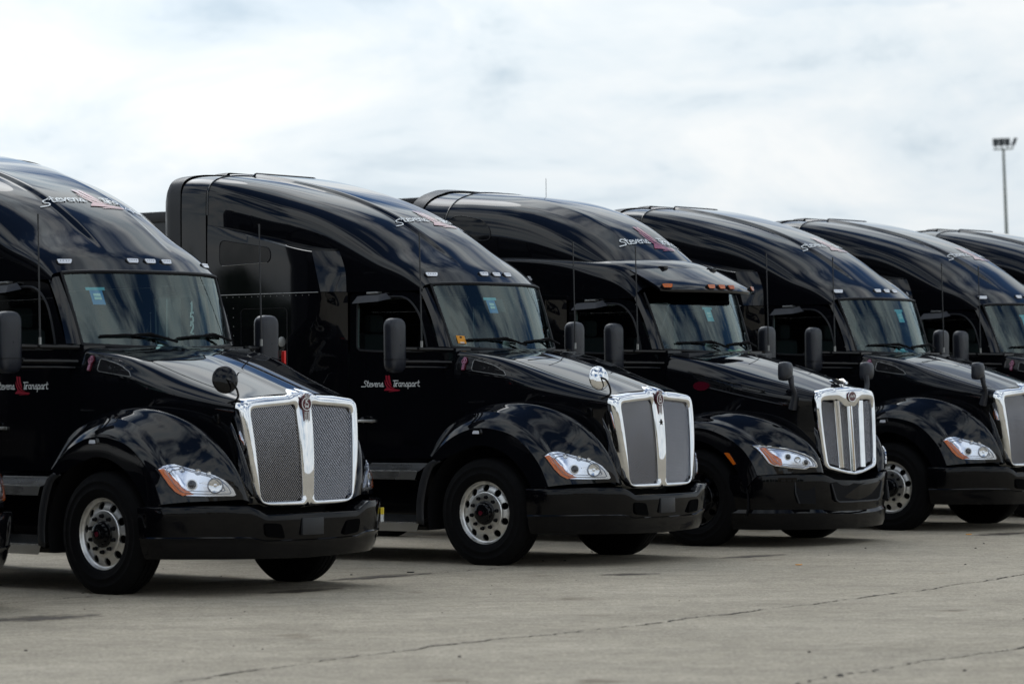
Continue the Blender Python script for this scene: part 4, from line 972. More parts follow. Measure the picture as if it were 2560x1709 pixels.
def roof_visor(root):
    xs = np.concatenate([np.linspace(-1.00, -1.6, 26), np.linspace(-1.65, -3.39, 36)])
    rows = []
    for x in xs:
        s_ = dome_section(x); xe, Y, z = s_[-1]; rows.append(full(s_ + [(xe, Y, z - .06), (xe, Y, z - .16)]))
    dome = MB().grid(relax(rows, 10)).build('roof_dome', 'paint', root, ang=40)
    # cab roof and the shoulder that runs back along the sleeper
    ZS = [(-.62, 2.600), (-.70, 2.665), (-.95, 2.80), (-1.26, 2.885), (-1.58, 2.962), (-2.31, 3.03), (-3.39, 3.08)]
    rows = []
    for x in np.concatenate([np.linspace(-.62, -1.4, 22), np.linspace(-1.45, -3.39, 24)]):
        zs = float(tab(ZS, x)); zr = float(tab([(-.62, 2.745), (-.74, 2.868), (-.85, 2.950), (-1.0, 3.015), (-1.2, 3.045), (-1.6, 3.08), (-3.39, 3.16)], x)); k = float(sstep(0, 1, (-.7 - x) / .6)); wq = .985 + .055 * float(sstep(0, 1, (-1.3 - x) / 1.5))
        sec = [(0, zr), (.4, zr - .006), (.70, zr - .02), (.84, zr - .045), (.90 + .02 * k, (zr + zs) / 2), (.945 + (wq - .965) * k, zs + .012), (.955 + (wq - .965) * k, zs - .05 * k - .004), (.952 + .6 * (wq - .965) * k, (zs + 2.592) / 2), (.950, 2.590)]
        c_ = catmull(sec, 34); rows.append(full([(x - bowf(min(Y, .95), x) if True else x, Y, z) for Y, z in c_]))
    cr = MB().grid(relax(rows, 8)).build('cab_roof', 'paint', root, ang=40)
    for s in (-1, 1):
        wl = rounded([(-3.34, 3.53), (-3.22, 3.56), (-2.92, 3.50), (-2.80, 3.40), (-2.78, 3.27), (-3.36, 3.27)], .06, 5); P = []
        f_ = lambda x, z: float(np.interp(-z, [-p[2] for p in dome_section(x)], [p[1] for p in dome_section(x)]))
        lp = resample(wl, 44, True); c_ = lp.mean(0); rg = ring(lp, c_ + (lp - c_) * .03, 5)
        MB().grid(np.array([[(x, s * (f_(x, z) + .005), z) for x, z in r_] for r_ in rg]), closev=True).build('dome_window', 'plastic_gloss', dome, ang=60)
        MB().tube([(x, s * (f_(x, z) + .006), z) for x, z in list(lp) + [lp[0]]], .005, 5).build('window_trim', 'seal', dome)
    # sun visor over the windshield
    rows = []
    for t, dz in ((0, .0), (.12, .003), (.35, .006), (.6, .008), (.82, .006), (.94, -.004), (1.0, -.022), (.99, -.05), (.90, -.055), (.45, -.03), (0, -.02)):
        r_ = []
        for q in np.linspace(-1, 1, 35):
            a = np.array((-.80 - .19 * abs(q) ** 2.2, q * .895, 2.925 - .030 * q * q)); b = np.array((-.405 - .185 * abs(q) ** 2.2, q * .900, 2.702 - .010 * q * q))
            p = a + (b - a) * t; p[2] += dz * (1 - .35 * abs(q) ** 6); r_.append(p)
        rows.append(r_)
    P = np.array(rows); vm = MB().grid(P)
    for j in (0, -1): vm.fan([tuple(p) for p in P[:, j]])
    vis = vm.build('sun_visor', 'paint', root, ang=40)
    for y in (-.46, .46): MB().box(-.90, -.82, y - .04, y + .04, 2.90, 2.945, .01).build('visor_bracket', 'plastic_gloss', vis)
    for Y, wd in ((.808, .064), (.19, .060), (0, .060), (-.19, .060), (-.808, .064)):
        x = -.405 - .185 * (abs(Y) / .9) ** 2.2 - .004; e_ = .02
        tv = Vector((-.185 * (((abs(Y + e_)) / .9) ** 2.2 - ((abs(Y - e_)) / .9) ** 2.2), 2 * e_, 0))
        marker(root, (x - .012, Y, 2.716), tv, (.9, .2 * (1 if Y > 0 else -1 if Y < 0 else 0), .35), 'amber', wd)
    def on(u, v, k=.098, xb=-1.30, yo=.08):
        y = yo + (u + .37) * k; x = xb - v * k * .80 - .20 * abs(y) ** 2.1
        return (x + .006, y, dome_z(x, y) + .006)
    [letter_word(w_, .15, on, 'roof_lettering', dome) for w_ in WORDS]
    mb = MB(); [poly_mesh(mb, p_, lambda u, v: tuple(np.array(on(-.36 + (u + .36) * 1.15, v * 1.6 + .2)) - np.array((0.002, 0, .001)))) for p_ in WING]; mb.build('roof_emblem', 'red', dome, recalc=False)
    MB().tube([(-3.0, .3, 3.7), (-3.0, .3, 4.02)], .003, 5).build('roof_antenna', 'plastic', dome)
    MB().box(-4.35, -4.03, -.75, .2, 3.74, 3.80, .01).build('roof_flap', 'plastic', dome)

FEND3 = [
 [(-.58, .88, .98), (-.635, .96, 1.00), (-.655, 1.06, 1.015), (-.635, 1.15, 1.02), (-.585, 1.178, 1.00), (-.53, 1.17, .965)],
 [(-.42, .88, 1.20), (-.475, .95, 1.28), (-.46, 1.06, 1.275), (-.43, 1.15, 1.215), (-.38, 1.18, 1.13), (-.33, 1.17, 1.02)],
 [(-.12, .87, 1.29), (-.14, .94, 1.372), (-.13, 1.05, 1.365), (-.11, 1.15, 1.305), (-.09, 1.182, 1.21), (-.07, 1.172, 1.10)],
 [(.20, .84, 1.32), (.20, .92, 1.402), (.20, 1.05, 1.378), (.18, 1.15, 1.310), (.15, 1.182, 1.21), (.12, 1.172, 1.085)],
 [(.50, .78, 1.29), (.53, .89, 1.362), (.50, 1.03, 1.315), (.46, 1.14, 1.250), (.39, 1.18, 1.13), (.33, 1.172, .99)],
 [(.80, .69, 1.20), (.84, .82, 1.262), (.80, .99, 1.20), (.72, 1.11, 1.12), (.59, 1.175, 1.02), (.48, 1.17, .85)],
 [(1.02, .60, 1.04), (1.06, .73, 1.110), (.99, .91, 1.055), (.85, 1.06, .98), (.69, 1.168, .90), (.57, 1.17, .73)],
 [(1.14, .55, .90), (1.175, .65, .945), (1.09, .83, .915), (.93, 1.01, .88), (.73, 1.16, .83), (.60, 1.168, .65)],
 [(1.19, .53, .74), (1.20, .62, .765), (1.12, .78, .76), (.97, .98, .755), (.77, 1.155, .74), (.62, 1.168, .58)]]
HL3 = [(1.125, 1.035), (1.02, 1.028), (.907, .997), (.80, .950), (.730, .912), (.690, .865), (.672, .818), (.76, .820), (.79, .800), (.92, .815), (1.03, .838), (1.065, .862), (1.095, .95)]
HA3 = [(1.10, 1.015), (1.05, 1.018), (1.02, .96), (.975, .90), (.975, .835), (1.035, .845), (1.06, .87), (1.085, .95)]
def nose_visor(root):
    ST = [hood_station(*q) for q in ((-.49, 2.036, .855, 1.985, .942, 1.790, .950), (-.10, 1.990, .815, 1.905, .905, 1.720, .910), (.20, 1.920, .770, 1.825, .872, 1.655, .875), (.50, 1.830, .715, 1.742, .820, 1.590, .800),
                                     (.80, 1.730, .640, 1.668, .735, 1.520, .690), (1.00, 1.662, .575, 1.610, .655, 1.485, .600), (1.13, 1.618, .540, 1.572, .592, 1.465, .540))]
    hm, hrows = hood_mesh(ST, ridge=.012); hood = hm.build('hood', 'paint', root, ang=40)
    xsr = [r_[0][0] for r_ in hrows]
    def hy(x, z):
        i = int(np.clip(np.searchsorted(xsr, x), 0, len(hrows) - 1)); r_ = sorted([p for p in hrows[i] if p[1] > .3], key=lambda p: p[2]); return float(np.interp(z, [p[2] for p in r_], [p[1] for p in r_]))
    for s in (-1, 1):
        lp = resample(rounded([(-.20, 1.800), (.62, 1.595), (.72, 1.485), (-.06, 1.655)], [.02, .05, .02, .03], 4), 60, True); c_ = lp.mean(0); rg = ring(lp, c_ + (lp - c_) * .03, 5)
        P = np.array([[(x, s * (hy(x, z) + .004), z) for x, z in r_] for r_ in rg]); MB().grid(P, closev=True).build('side_vent', 'matte', hood, ang=60)
        MB().tube([(x, s * (hy(x, z) + .008), z) for x, z in resample([(-.24, 1.812), (.62, 1.60)], 14)], .010, 5).build('vent_trim', 'plastic_gloss', hood)
        MB().tube([(x, s * (hy(x, z) + .008), z) for x, z in resample([(-.02, 1.645), (.80, 1.455)], 14)], .008, 5).build('vent_trim', 'plastic', hood)
        oc = (-.075, 1.655); pr = [(oc[0] + .098 * math.cos(a), oc[1] + .047 * math.sin(a)) for a in np.linspace(0, 6.283, 28, endpoint=False)]
        yo = hy(*oc); MB().prism([(x, s * (yo - .02), z) for x, z in pr], [(x, s * (yo + .016), z) for x, z in pr]).build('side_badge', 'maroon', hood, ang=30)
    fm = fender_mesh(FEND3, (.5, .8, .8, .8, .8, .6, .3, .05, 0)); look = front_lookup(fm)
    for s in (-1, 1):
        fo = MB().add([(x, s * y, z) for x, y, z in fm.v], fm.f).build('fender', 'paint', root, ang=50)
        lp = rounded([(.385, .97), (.44, .97), (.525, .855), (.50, .845)], .01, 3)
        MB().prism([(x, s * 1.16, z) for x, z in lp], [(x, s * 1.186, z) for x, z in lp]).build('side_lamp', 'amber', fo, ang=30)
        hl = headlight(root, look, s, HL3, HA3, [(.925, .925, .026), (.785, .868, .026)], [(.855, .895, .03)])
        P3 = lamp_patch(look, HL3, .016, s)[0]; MB().tube([tuple(p) for p in P3] + [tuple(P3[0])], .007, 6).build('lamp_trim', 'chrome', hl)
        cv = catmull([(-.585, .985), (-.69, .92), (-.765, .74), (-.80, .55), (-.795, .38)], 14)
        MB().grid(np.array([[(x, s * .70, z), (x, s * 1.09, z), (x - .005, s * 1.14, z), (x + .015, s * 1.162, z), (x + .05, s * 1.166, z - .01), (x + .10, s * 1.16, z - .02)] for x, z in cv])).build('mudguard', 'plastic', root, ang=45, solid=.008)
    # grille: one opening with a dipped top bar, bright uprights in front of the screen
    xf = lambda Y, z: 1.172 + .060 * (1.525 - z) - .16 * Y * Y
    hout = [(0, .715), (.14, .728), (.30, .755), (.45, .785), (.492, .803), (.505, .84), (.525, 1.0), (.548, 1.2), (.562, 1.4), (.560, 1.52), (.545, 1.575), (.50, 1.598), (.3, 1.625), (0, 1.640)]
    hin = [(0, .758), (.14, .770), (.28, .796), (.41, .824), (.440, .838), (.455, .88), (.478, 1.05), (.495, 1.25), (.505, 1.42), (.498, 1.478), (.470, 1.498), (.35, 1.503), (.21, 1.496), (.165, 1.476), (.125, 1.446), (.08, 1.434), (0, 1.432)]
    def fl(h): return [(-a, b) for a, b in h[1:-1]][::1] and [(a, b) for a, b in h] + [(-a, b) for a, b in h[::-1][1:-1]]
    c_ = (0, 1.12); n = 160; A = match_by_angle(fl(hin), c_, n); B = match_by_angle(fl(hout), c_, n); ts = [0, .1, .25, .5, .75, .9, 1.0]
    P = np.zeros((len(ts) + 2, n, 3))
    for i, t in enumerate(ts):
        for j in range(n):
            Y, z = A[j] + (B[j] - A[j]) * t; P[i + 1, j] = (xf(Y, z) + .018 * math.sin(math.pi * t) ** .7 - (.03 if t == 1 else 0), Y, z)
    P[0] = P[1] - np.array((.05, 0, 0)); P[-1] = P[-2] - np.array((.06, 0, 0))
    gr = MB().grid(P, closev=True).build('grille', 'chrome', root, ang=50)
    for y0, zt_, zb_ in ((-.235, 1.492, .800), (0, 1.436, .766), (.235, 1.492, .800)):
        ps = [(y0 * (1 - .12 * (1.5 - z) / .75), z) for z in np.linspace(zt_, zb_, 9)]
        rows = [[(xf(Y, z) - .03, Y - .031, z), (xf(Y, z) + .002, Y - .027, z), (xf(Y, z) + .022, Y, z), (xf(Y, z) + .002, Y + .027, z), (xf(Y, z) - .03, Y + .031, z)] for Y, z in ps]
        MB().grid(np.array(rows)).build('grille_bar', 'chrome', gr, ang=50)
    for s in (-1, 1):
        op = [(.002, 1.43), (.10, 1.43), (.20, 1.49), (.498, 1.495), (.45, .86), (.40, .838), (.002, .765)]
        op = [(.002, 1.44), (.498, 1.495), (.455, .86), (.002, .765)]
        mesh_screen(op, xf, s, .018, .0011, .03).build('mesh_screen', 'wire', gr, ang=80)['kind'] = 'stuff'
    MB().box(1.0, 1.10, -.5, .5, .78, 1.5).build('radiator', 'matte', gr)
    ov = [(.074 * math.cos(a), .052 * math.sin(a)) for a in np.linspace(0, 6.283, 30, endpoint=False)]
    bd = MB().prism([(xf(0, 1.52) - .01, a, 1.535 + b) for a, b in ov], [(xf(0, 1.52) + .030, a, 1.535 + b) for a, b in ov]).build('badge', 'maroon', gr, ang=30)
    # the maker's name in script on the oval
    L2 = [[(-.95, -.5), (-.80, .55), (-.62, .60), (-.52, .30), (-.85, .08)], [(-.55, 0), (-.38, .12), (-.45, .28), (-.56, .05), (-.48, -.28), (-.34, -.2)], [(-.22, .5), (-.30, -.1), (-.22, -.28), (-.12, -.2)], [(-.36, .25), (-.12, .28)], [(-.06, 0), (.08, .12), (.02, .28), (-.08, .05), (-.02, -.26), (.1, -.2)], [(.15, -.28), (.17, .28), (.3, .26)], [(.40, .6), (.34, -.26), (.5, -.24), (.52, 0), (.38, .08)], [(.62, .2), (.60, -.28)], [(.76, .65), (.70, -.2), (.78, -.28)], [(.92, .5), (.86, -.2), (.96, -.28)], [(.78, .25), (1.0, .3)]]
    mb = MB(); stroke_mesh(mb, [[(a * .050, b * .034) for a, b in q] for q in L2], .0052, lambda a, b: (xf(0, 1.52) + .0315, a, 1.535 + b), step=.02); mb.build('badge_lettering', 'white', bd, recalc=False)
    stroke = MB(); stroke.tube([(xf(0, 1.52) + .030, a, 1.535 + b) for a, b in ov] + [(xf(0, 1.52) + .030, ov[0][0], 1.535 + ov[0][1])], .004, 5); stroke.build('badge_rim', 'chrome', bd)
    # hood ornament: swept bird on a short stem
    om = MB(); om.tube([(1.10, 0, 1.60), (1.085, 0, 1.66)], [.02, .014], 8)
    for s in (-1, 1):
        om.prism([(1.13, 0, 1.690), (1.05, s * .070, 1.722), (.99, s * .055, 1.712), (1.03, 0, 1.682)], [(1.13, 0, 1.672), (1.05, s * .068, 1.716), (.99, s * .053, 1.706), (1.03, 0, 1.660)])
    om.tube([(1.15, 0, 1.675), (1.08, 0, 1.685), (.93, 0, 1.70)], [.010, .022, .012], 8); om.build('hood_ornament', 'chrome', hood, ang=40)
    # bumper: deep fascia with a centre opening and fog-lamp recesses
    zt = lambda Y: float(tab([(0, .672), (.40, .69), (.6, .745), (.8, .752), (1.3, .752)], Y)); zb = lambda Y: .170 + .01 * Y
    plan = [(1.285, 0), (1.272, .3), (1.225, .6), (1.12, .84), (.95, 1.02), (.75, 1.13), (.58, 1.165), (.44, 1.17)]
    bo = bumper_shell(plan, zt, zb, [(1.0, .16), (1.0, .03), (.98, .006), (.93, .0), (.60, .02), (.42, .035), (.36, .045), (.30, .02), (.1, .035), (0, .06), (-.01, .25)]).build('bumper', 'bumper_paint', root, ang=40)
    lo = [(-.50, .650), (-.44, .660), (0, .630), (.44, .660), (.50, .650), (.425, .470), (.38, .455), (-.38, .455), (-.425, .470)]
    MB().prism([(1.15, a, b) for a, b in lo], [(1.290 - .165 * a * a, a, b) for a, b in lo]).build('centre_opening', 'matte', bo, ang=30)
    MB().tube([(1.292 - .165 * a * a, a, b) for a, b in [(-.50, .64), (-.43, .475), (-.38, .452), (-.2, .449), (0, .449), (.2, .449), (.38, .452), (.43, .475), (.50, .64)]], .009, 6).build('opening_trim', 'plastic', bo)
    for s in (-1, 1):
        q = [(1.150, .68, .665), (1.035, .875, .668), (1.045, .885, .56), (1.075, .86, .45), (1.165, .69, .44)]
        c_ = np.mean(q, 0); MB().prism([(x - .1, s * (y - .05), z) for x, y, z in q], [(x + .028, s * (y + .022), z) for x, y, z in q]).build('fog_lamp_recess', 'matte', bo, ang=30)
        MB().tube([(x + .030, s * (y + .024), z) for x, y, z in q[1:4]], .008, 6).build('recess_trim', 'plastic', bo)
    for s in (-1, 1): aero_mirror(root, s, (.90, s * .80, 1.80), (.90, s * .70, 1.43))

def aero_mirror(root, s, head, base):
    """small moulded hood mirror on a curved arm"""
    t = empty('hood_mirror', base, 0, root); h = np.array(head) - np.array(base); mb = MB()
    P = []
    for dx_, k in ((-.05, .80), (-.045, .95), (-.01, 1.0), (.03, .92), (.05, .70), (.058, .35), (.06, .02)):
        lp = rounded([(-.085 * k, -.098 * k), (.080 * k, -.098 * k), (.085 * k, .098 * k), (-.080 * k, .098 * k)], .05 * k, 5); P.append([h + np.array((dx_, y, z)) for y, z in lp])
    mb.grid(np.array(P), closev=True); mb.build('mirror_housing', 'mirror_plastic', t, ang=50)
    o = np.array((.02, -s * .055, -.05)); pts = catmull([h + o, h + np.array((.035, -s * .06, -.15)), h * .35 + np.array((.04, -s * .04, 0)), np.array((0, -s * .02, -.02))], 12)
    MB().tube([tuple(p) for p in pts], [.035, .033, .030, .028, .027, .027, .028, .030, .034, .038, .042, .044], 10).build('mirror_arm', 'mirror_plastic', t)
    return t
def round_mirror(root, s, mat):
    t = empty('hood_mirror', (.908, s * .70, 1.46), 0, root); c = np.array((.112, s * .012, .275))
    ax = Vector((.93, s * .30, .12)).normalized(); q = ax.to_track_quat('X', 'Z')
    m = MB().lathe([(.108, -.012), (.113, -.006), (.112, .002), (.10, .014), (.07, .026), (.035, .033), (.0, .035)], 'x', 40); m.v = [tuple(q @ Vector(v) + Vector(c)) for v in m.v]; m.build('mirror_back', mat, t, ang=50)
    m = MB().lathe([(.108, -.012), (.06, -.020), (0, -.023)], 'x', 40); m.v = [tuple(q @ Vector(v) + Vector(c)) for v in m.v]; m.build('mirror_glass', 'chrome', t, ang=50)
    a = MB(); pk = Vector(c) + ax * .035
    a.tube([tuple(p) for p in catmull([pk, Vector(c) + Vector((.075, s * -.01, -.02)), Vector((.20, s * -.04, .18)), Vector((.185, s * -.05, .12)), Vector((.10, s * -.02, .085)), Vector((.02, 0, .04)), Vector((0, 0, -.02))], 26)], .0095, 8)
    a.tube([(.02, 0, .04), (.10, -s * .035, .065), (.205, -s * .06, .105)], .009, 8); a.box(-.03, .03, -.02, .02, -.075, .0, .008)
    for k in range(3):
        an = 2 * math.pi * k / 3 + .5; e_ = q @ Vector((.012, .085 * math.cos(an), .085 * math.sin(an))) + Vector(c); a.tube([pk, e_], .004, 5)
    a.build('mirror_arm', 'plastic_gloss', t)
    return t

# ------------------------------------------------------------------ the parked row
TR = {1: (-2.584, 25.955, -.678 - .057), 2: (.407, 29.689, -.678 + .040), 3: (2.587, 32.837, -.6594), 4: (4.976, 35.979, -.678 + .021), 5: (7.120, 38.962, -.682), 6: (9.30, 42.0, -.68), 0: (-5.30, 23.50, -.70)}
def place(o, k): o.location = (TR[k][0], TR[k][1], 0); o.rotation_euler = (0, 0, TR[k][2])
proto = empty('semi_truck'); roof_low(proto); cab_common(proto); nose_chrome(proto); place(proto, 2)
trucks = {2: proto}
for k in (1, 4, 5, 6, 0):
    trucks[k] = copy_tree(proto); place(trucks[k], k)
pb = empty('semi_truck'); roof_visor(pb); cab_common(pb, dome_section); nose_visor(pb); place(pb, 3); trucks[3] = pb
for w_ in kids(pb):
    if w_.name.startswith('front_wheel'):
        for c_ in kids(w_):
            if c_.name.split('.')[0] in ('rim', 'hub_cap'): c_.data.materials[0] = M['plastic_gloss']
rw = random.Random(5)
for o in trucks.values():
    for c_ in kids(o):
        if c_.name.startswith('front_wheel'): c_.rotation_euler = (0, rw.uniform(0, 6.28), c_.rotation_euler.z)
LAB = {0: 'black semi truck at the left edge, only its nose corner and headlight showing',
       1: 'large black semi truck with a dark round hood mirror and yellow bumper sticker',
       2: 'black semi truck with a star under its grille badge and orange windshield sticker',
       3: 'black semi truck with orange marker lights on a sun visor and upright grille bars',
       4: 'black semi truck just right of the visored one, its grille cut by the frame',
       5: 'black semi truck second from the far end, its windshield cut by the right edge',
       6: 'farthest black semi truck, only a strip of roof showing at the right edge'}
for k, o in trucks.items(): tag(o, LAB[k], 'truck', 'black semi trucks parked in a row')
for k in (1, 2): round_mirror(trucks[k], -1, 'plastic_gloss' if k == 1 else 'chrome')
for k in (4, 5, 6, 0): aero_mirror(trucks[k], -1, (1.00, -.86, 1.80), (.97, -.73, 1.44))

# ---- what is particular to each truck
def star(parent):
    st = [(( .030 if i % 2 == 0 else .012) * math.sin(math.pi * i / 5), (.030 if i % 2 == 0 else .012) * math.cos(math.pi * i / 5)) for i in range(10)]
    MB().prism([(1.222, a, 1.318 + b) for a, b in st], [(1.236, a, 1.318 + b) for a, b in st]).build('star_badge', 'plastic_gloss', parent, ang=20)
def child(root, nm): return [c for c in kids(root) if c.name.split('.')[0] == nm]
star(child(trucks[2], 'grille')[0])
def ws_point(q, v):
    a = np.array((-.606 - bowf(q * .868, -.6), q * .868, 2.660 - .012 * q * q)); b = np.array((-.355 - .245 * abs(q) ** 2.2, q * .832, 2.012 + .030 * q * q))
    return a + (b - a) * v + np.array((.005, 0, .003)) * math.sin(math.pi * v)
def on_glass(root, nm, q0, q1, v0, v1, mat, off, parts=(), corner=False):
    """flat tag or sticker on the windshield; off > 0 outside the glass, < 0 inside"""
    wsd = child(root, 'windshield')[0]
    n = np.cross(ws_point(q0 + .05, .5) - ws_point(q0, .5), ws_point(q0, .6) - ws_point(q0, .5)); n = n / np.linalg.norm(n); n = n if n[0] > 0 else -n
    def quad(a, b, c, d, o_): return [tuple(ws_point(x, y) + n * o_) for x, y in ((a, c), (b, c), (b, d), (a, d))]
    m = MB(); m.prism(quad(q0, q1, v0, v1, off), quad(q0, q1, v0, v1, off + .004)); o = m.build(nm, mat, wsd)
    for a, b, c, d, mt, pn in parts:
        A = q0 + (q1 - q0) * a; B = q0 + (q1 - q0) * b; C = v0 + (v1 - v0) * c; D = v0 + (v1 - v0) * d
        MB().prism(quad(A, B, C, D, off + .003), quad(A, B, C, D, off + .007)).build(pn, mt, o) if False else MB().prism(quad(A, B, C, D, off + .003), quad(A, B, C, D, off + .007)).build(pn, mt, wsd)
    return o
toll = [(-.25, 1.25, -.06, .12, 'cyan', 'tag_mount'), (.22, .78, .32, .48, 'white', 'tag_label'), (.22, .78, .54, .70, 'paper', 'tag_label')]
on_glass(trucks[1], 'toll_tag', -.80, -.68, .22, .44, 'blue', -.012, toll)
on_glass(trucks[2], 'dash_camera', -.21, -.08, .21, .41, 'interior_light', -.03)
on_glass(trucks[2], 'toll_tag', -.38, -.25, .22, .44, 'blue', -.012, toll)
on_glass(trucks[3], 'toll_tag', -.18, -.05, .26, .48, 'cyan', -.012, toll)
on_glass(trucks[4], 'toll_tag', -.02, .12, .20, .42, 'cyan', -.012, toll)
on_glass(trucks[5], 'toll_tag', -.40, -.27, .22, .44, 'cyan', -.012, toll)
on_glass(trucks[2], 'windshield_sticker', -.925, -.835, .815, .935, 'orange', .006, [(.25, .75, .82, .95, 'white', 'sticker_strip'), (.38, .62, .1, .3, 'seal', 'sticker_print')])
# fleet number down the sleeper side of the second truck
def digits(root, txt, x, z, h):
    D_ = {'1': [[(.12, .80), (.30, 1), (.30, 0)]], '5': [[(.62, 1), (.08, 1), (.06, .58), (.45, .60), (.60, .45), (.60, .15), (.45, 0), (.05, .02)]], '2': [[(.05, .80), (.15, 1), (.50, 1), (.62, .82), (.60, .62), (.05, 0), (.65, 0)]]}
    sl = child(root, 'side_extender')[0]
    for i, c in enumerate(txt):
        m = MB(); stroke_mesh(m, [[(a * h * .62, b * h) for a, b in st] for st in D_[c]], h * .24, lambda a, b: (x + a, -1.195, z - i * h * 1.17 + b), step=.02); m.build('fleet_number', 'white', sl, recalc=False)
digits(trucks[2], '152', -3.63, 2.445, .095)
# sticker on the bumper of the nearest truck
bmp = child(trucks[1], 'bumper')[0]
def bsticker(parent):
    c = Vector((1.105, .985, .60)); t_ = Vector((-.64, .77, 0)); u_ = Vector((0, 0, 1)); n_ = Vector((.77, .64, 0))
    Q = lambda a, b, h: tuple(c + t_ * a + u_ * b + n_ * h)
    o = MB().prism([Q(a, b, -.01) for a, b in ((-.04, 0), (.04, 0), (.04, .055), (-.04, .055))], [Q(a, b, .012) for a, b in ((-.04, 0), (.04, 0), (.04, .055), (-.04, .055))]).build('bumper_sticker', 'yellow', parent)
    MB().prism([Q(a, b, -.01) for a, b in ((-.04, -.06), (.04, -.06), (.04, -.002), (-.04, -.002))], [Q(a, b, .012) for a, b in ((-.04, -.06), (.04, -.06), (.04, -.002), (-.04, -.002))]).build('bumper_sticker', 'white', parent)
    m = MB(); J = {'J': [[(.5, 1), (.5, .1), (.3, 0), (.05, .15)]], '7': [[(0, 1), (.6, 1), (.2, 0)]], '8': [[(.3, .5), (.1, .75), (.3, 1), (.5, .75), (.3, .5), (.05, .25), (.3, 0), (.55, .25), (.3, .5)]]}
    for i, ch in enumerate('J78'): stroke_mesh(m, [[(-.026 + i * .020 + a * .022, -.048 + b * .03) for a, b in st] for st in J[ch]], .005, lambda a, b: Q(a, b, .0135), step=.02)
    m.build('sticker_print', 'seal', parent, recalc=False)
bsticker(bmp)
m = MB().box(-.02, .02, -.012, .012, -.13, .03, .004); ml = [c for c in child(trucks[1], 'door_mirror') if c.location.y > 0][0]; m.build('red_tape', 'bright_red', ml, loc=(.04, .165, -.09))

# ---- things lying on the dashboards
def on_dash(k, name, label, cat, x, y, mat, w_, d_, h_=.004, lump=0):
    th = TR[k][2]; c, s_ = math.cos(th), math.sin(th); px, py = TR[k][0] + c * x - s_ * y, TR[k][1] + s_ * x + c * y
    m = MB()
    if lump:
        rnd = random.Random(k); P = []
        for i in range(12):
            r_ = []
            for j in range(16):
                u, v = i / 11 * 2 - 1, j / 15 * 2 - 1; e_ = max(0, 1 - (abs(u) ** 2.5 + abs(v) ** 2.5) / 1.2)
                r_.append((u * d_ * (1 + .15 * math.sin(5 * v)), v * w_ * (1 + .1 * math.sin(7 * u)), .003 + lump * e_ ** .6 * (.6 + .4 * math.sin(4.3 * u + 2 * v) * math.cos(6.1 * v) + rnd.uniform(-.1, .1))))
            P.append(r_)
        m.grid(np.array(P))
    else: m.prism([(-d_, -w_, 0), (d_, -w_ * .9, 0), (d_, w_, 0), (-d_, w_, 0)], [(-d_, -w_, h_), (d_, -w_ * .9, h_), (d_, w_, h_), (-d_, w_, h_)])
    o = m.build(name, mat, ang=60); o.location = (px, py, 1.987); o.rotation_euler = (0, 0, th + .1); tag(o, label, cat)
on_dash(1, 'paper_sheet', 'white paper sheet lying on the dashboard of the nearest truck', 'paper', -.60, .50, 'paper', .20, .12)
on_dash(2, 'paper_sheet', 'white paper sheet on the dashboard of the truck with the grille star', 'paper', -.56, .30, 'paper', .17, .13)
on_dash(3, 'work_vest', 'crumpled yellow-green cloth on the dashboard of the truck with the sun visor', 'cloth', -.55, .45, 'cloth_green', .20, .12, lump=.07)
on_dash(4, 'blue_bag', 'small blue bundle on the dashboard of the truck behind the sun visor one', 'bag', -.55, .05, 'cyan', .14, .10, lump=.10)

# ---- floodlight mast far behind the row
def mast():
    t = empty('floodlight_mast', (37.35, 230, 0)); t.rotation_euler = (0, math.radians(-1.6), 0)
    tag(t, 'tall thin floodlight mast standing far behind the trucks on the right', 'light pole')
    MB().tube([(0, 0, 0), (0, 0, 10), (0, 0, 19.2)], [.17, .13, .09], 10).build('pole', 'steel_green', t)
    MB().tube([(-.75, 0, 19.2), (.72, 0, 19.2)], .05, 6).build('crossbar', 'steel_green', t)
    for i, x in enumerate((-.58, -.14, .30, .70)):
        m = MB(); w_ = .20 if i < 3 else .13; an = .0 if i < 3 else .5
        A = [(x - w_ * .9, -.28, 19.42), (x + w_ * .9, -.28, 19.42), (x + w_ + an * .5, -.12, 20.0), (x - w_ + an * .5, -.12, 20.0)]; B = [(p[0] * 1.0, .10, p[2] + .02) for p in A]
        m.prism(A, B); m.tube([(x, 0, 19.2), (x, 0, 19.45)], .04, 5); m.build('floodlight', 'fixture', t, ang=30)
mast()

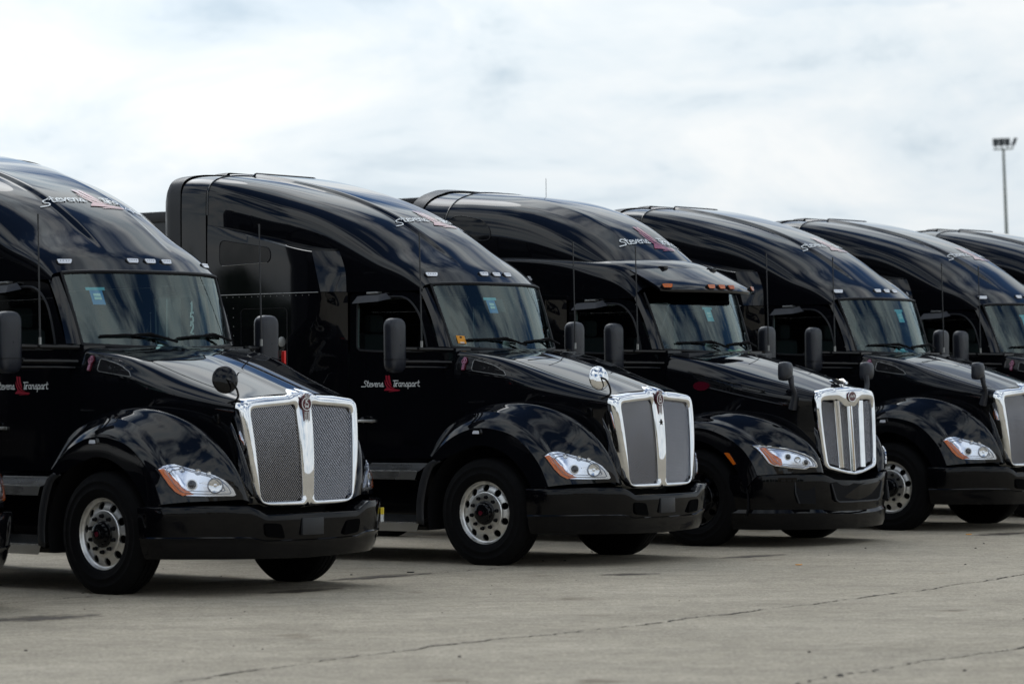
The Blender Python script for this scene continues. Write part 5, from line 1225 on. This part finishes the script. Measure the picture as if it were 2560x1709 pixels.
# ---- outside the picture: tree belts added to darken reflections, and the warehouse mirrored in the chrome
def added_tree_belt(name, label, a, b, n, h0, h1, seed):
    rnd = random.Random(seed); mb = MB(); A = np.array(a, float); B = np.array(b, float)
    for i in range(n):
        p = A + (B - A) * ((i + rnd.uniform(.1, .9)) / n) + np.array((rnd.uniform(-4, 4), rnd.uniform(-4, 4))); h = rnd.uniform(h0, h1); r_ = h * rnd.uniform(.35, .5)
        mb.tube([(p[0], p[1], 0), (p[0], p[1], h * .5)], .18, 5)
        bm = bmesh.new(); bmesh.ops.create_icosphere(bm, subdivisions=3, radius=1)
        for v in bm.verts:
            k = 1 + .28 * math.sin(5 * v.co.x + i) * math.sin(6 * v.co.y + 2 * i) + .22 * math.sin(11 * v.co.z + 3 * i) * math.cos(9 * v.co.x) + rnd.uniform(-.12, .12)
            v.co = Vector((p[0] + v.co.x * r_ * k, p[1] + v.co.y * r_ * k, h * .56 + v.co.z * h * .44 * k))
        mb.bm(bm)
    o = mb.build(name, 'foliage', ang=20, recalc=False); tag(o, label, None, kind='stuff'); return o
pmat('foliage', (0.035, 0.055, 0.022), 0.9, spec=0.1, noise=(1.5, 0.05))
added_tree_belt('added_tree_belt', 'unseen belt of trees added on the left to darken reflections in the paint', (-120, -60), (-150, 160), 46, 6.0, 8.5, 4)
added_tree_belt('added_tree_belt', 'unseen belt of trees added far behind the camera for reflections', (-110, -130), (150, -120), 46, 6.0, 9.0, 8)
def warehouse():
    t = empty('warehouse', (34, -62, 0)); tag(t, 'long tan warehouse across the yard behind the viewer, seen only in reflections', 'building')
    MB().box(-26, 26, -12, 0, 0, 8.2, .05).build('wall', 'tan_wall', t)
    MB().box(-26.3, 26.3, -12.3, .3, 8.203, 8.7, .05).build('roof', 'fixture', t)
    for i in range(9):
        d = MB().box(-22.5 + i * 5.2, -19.5 + i * 5.2, .004, .06, 1.2, 4.4, .02).build('dock_door', 'white' if i % 3 else 'fixture', t)
pmat('tan_wall', (0.42, 0.34, 0.24), 0.8, noise=(2, 0.05))
warehouse()
# ---- black box trailer parked behind the row, its roof edge just showing between two trucks
def trailer():
    th = -.64; t = empty('box_trailer', (-5.5, 44.0, 0), th); tag(t, 'black box trailer behind the row, its roof edge showing between the two nearest trucks', 'trailer')
    MB().box(-7, 7, -1.28, 1.28, 1.05, 4.06, .04).build('body', 'trailer', t)
    for s in (-1, 1):
        MB().box(-7.02, 7.02, s * 1.26, s * 1.31, 3.94, 4.08, .01).build('top_rail', 'plastic', t)
        MB().box(4.0, 4.15, s * .75, s * .9, .0, 1.06, .01).build('landing_leg', 'fixture', t)
        for x in range(-13, 14): MB().box(x * .5 - .02, x * .5 + .02, s * 1.279, s * 1.295, 1.15, 3.93).build('side_post', 'trailer', t)
        for x in (-5.6, -4.35): build_wheel('wheel', t, (x, s * .98, .49), s, simple=True)
    MB().box(-6.4, -3.4, -.6, .6, .62, 1.04).build('bogie', 'matte', t)
trailer()
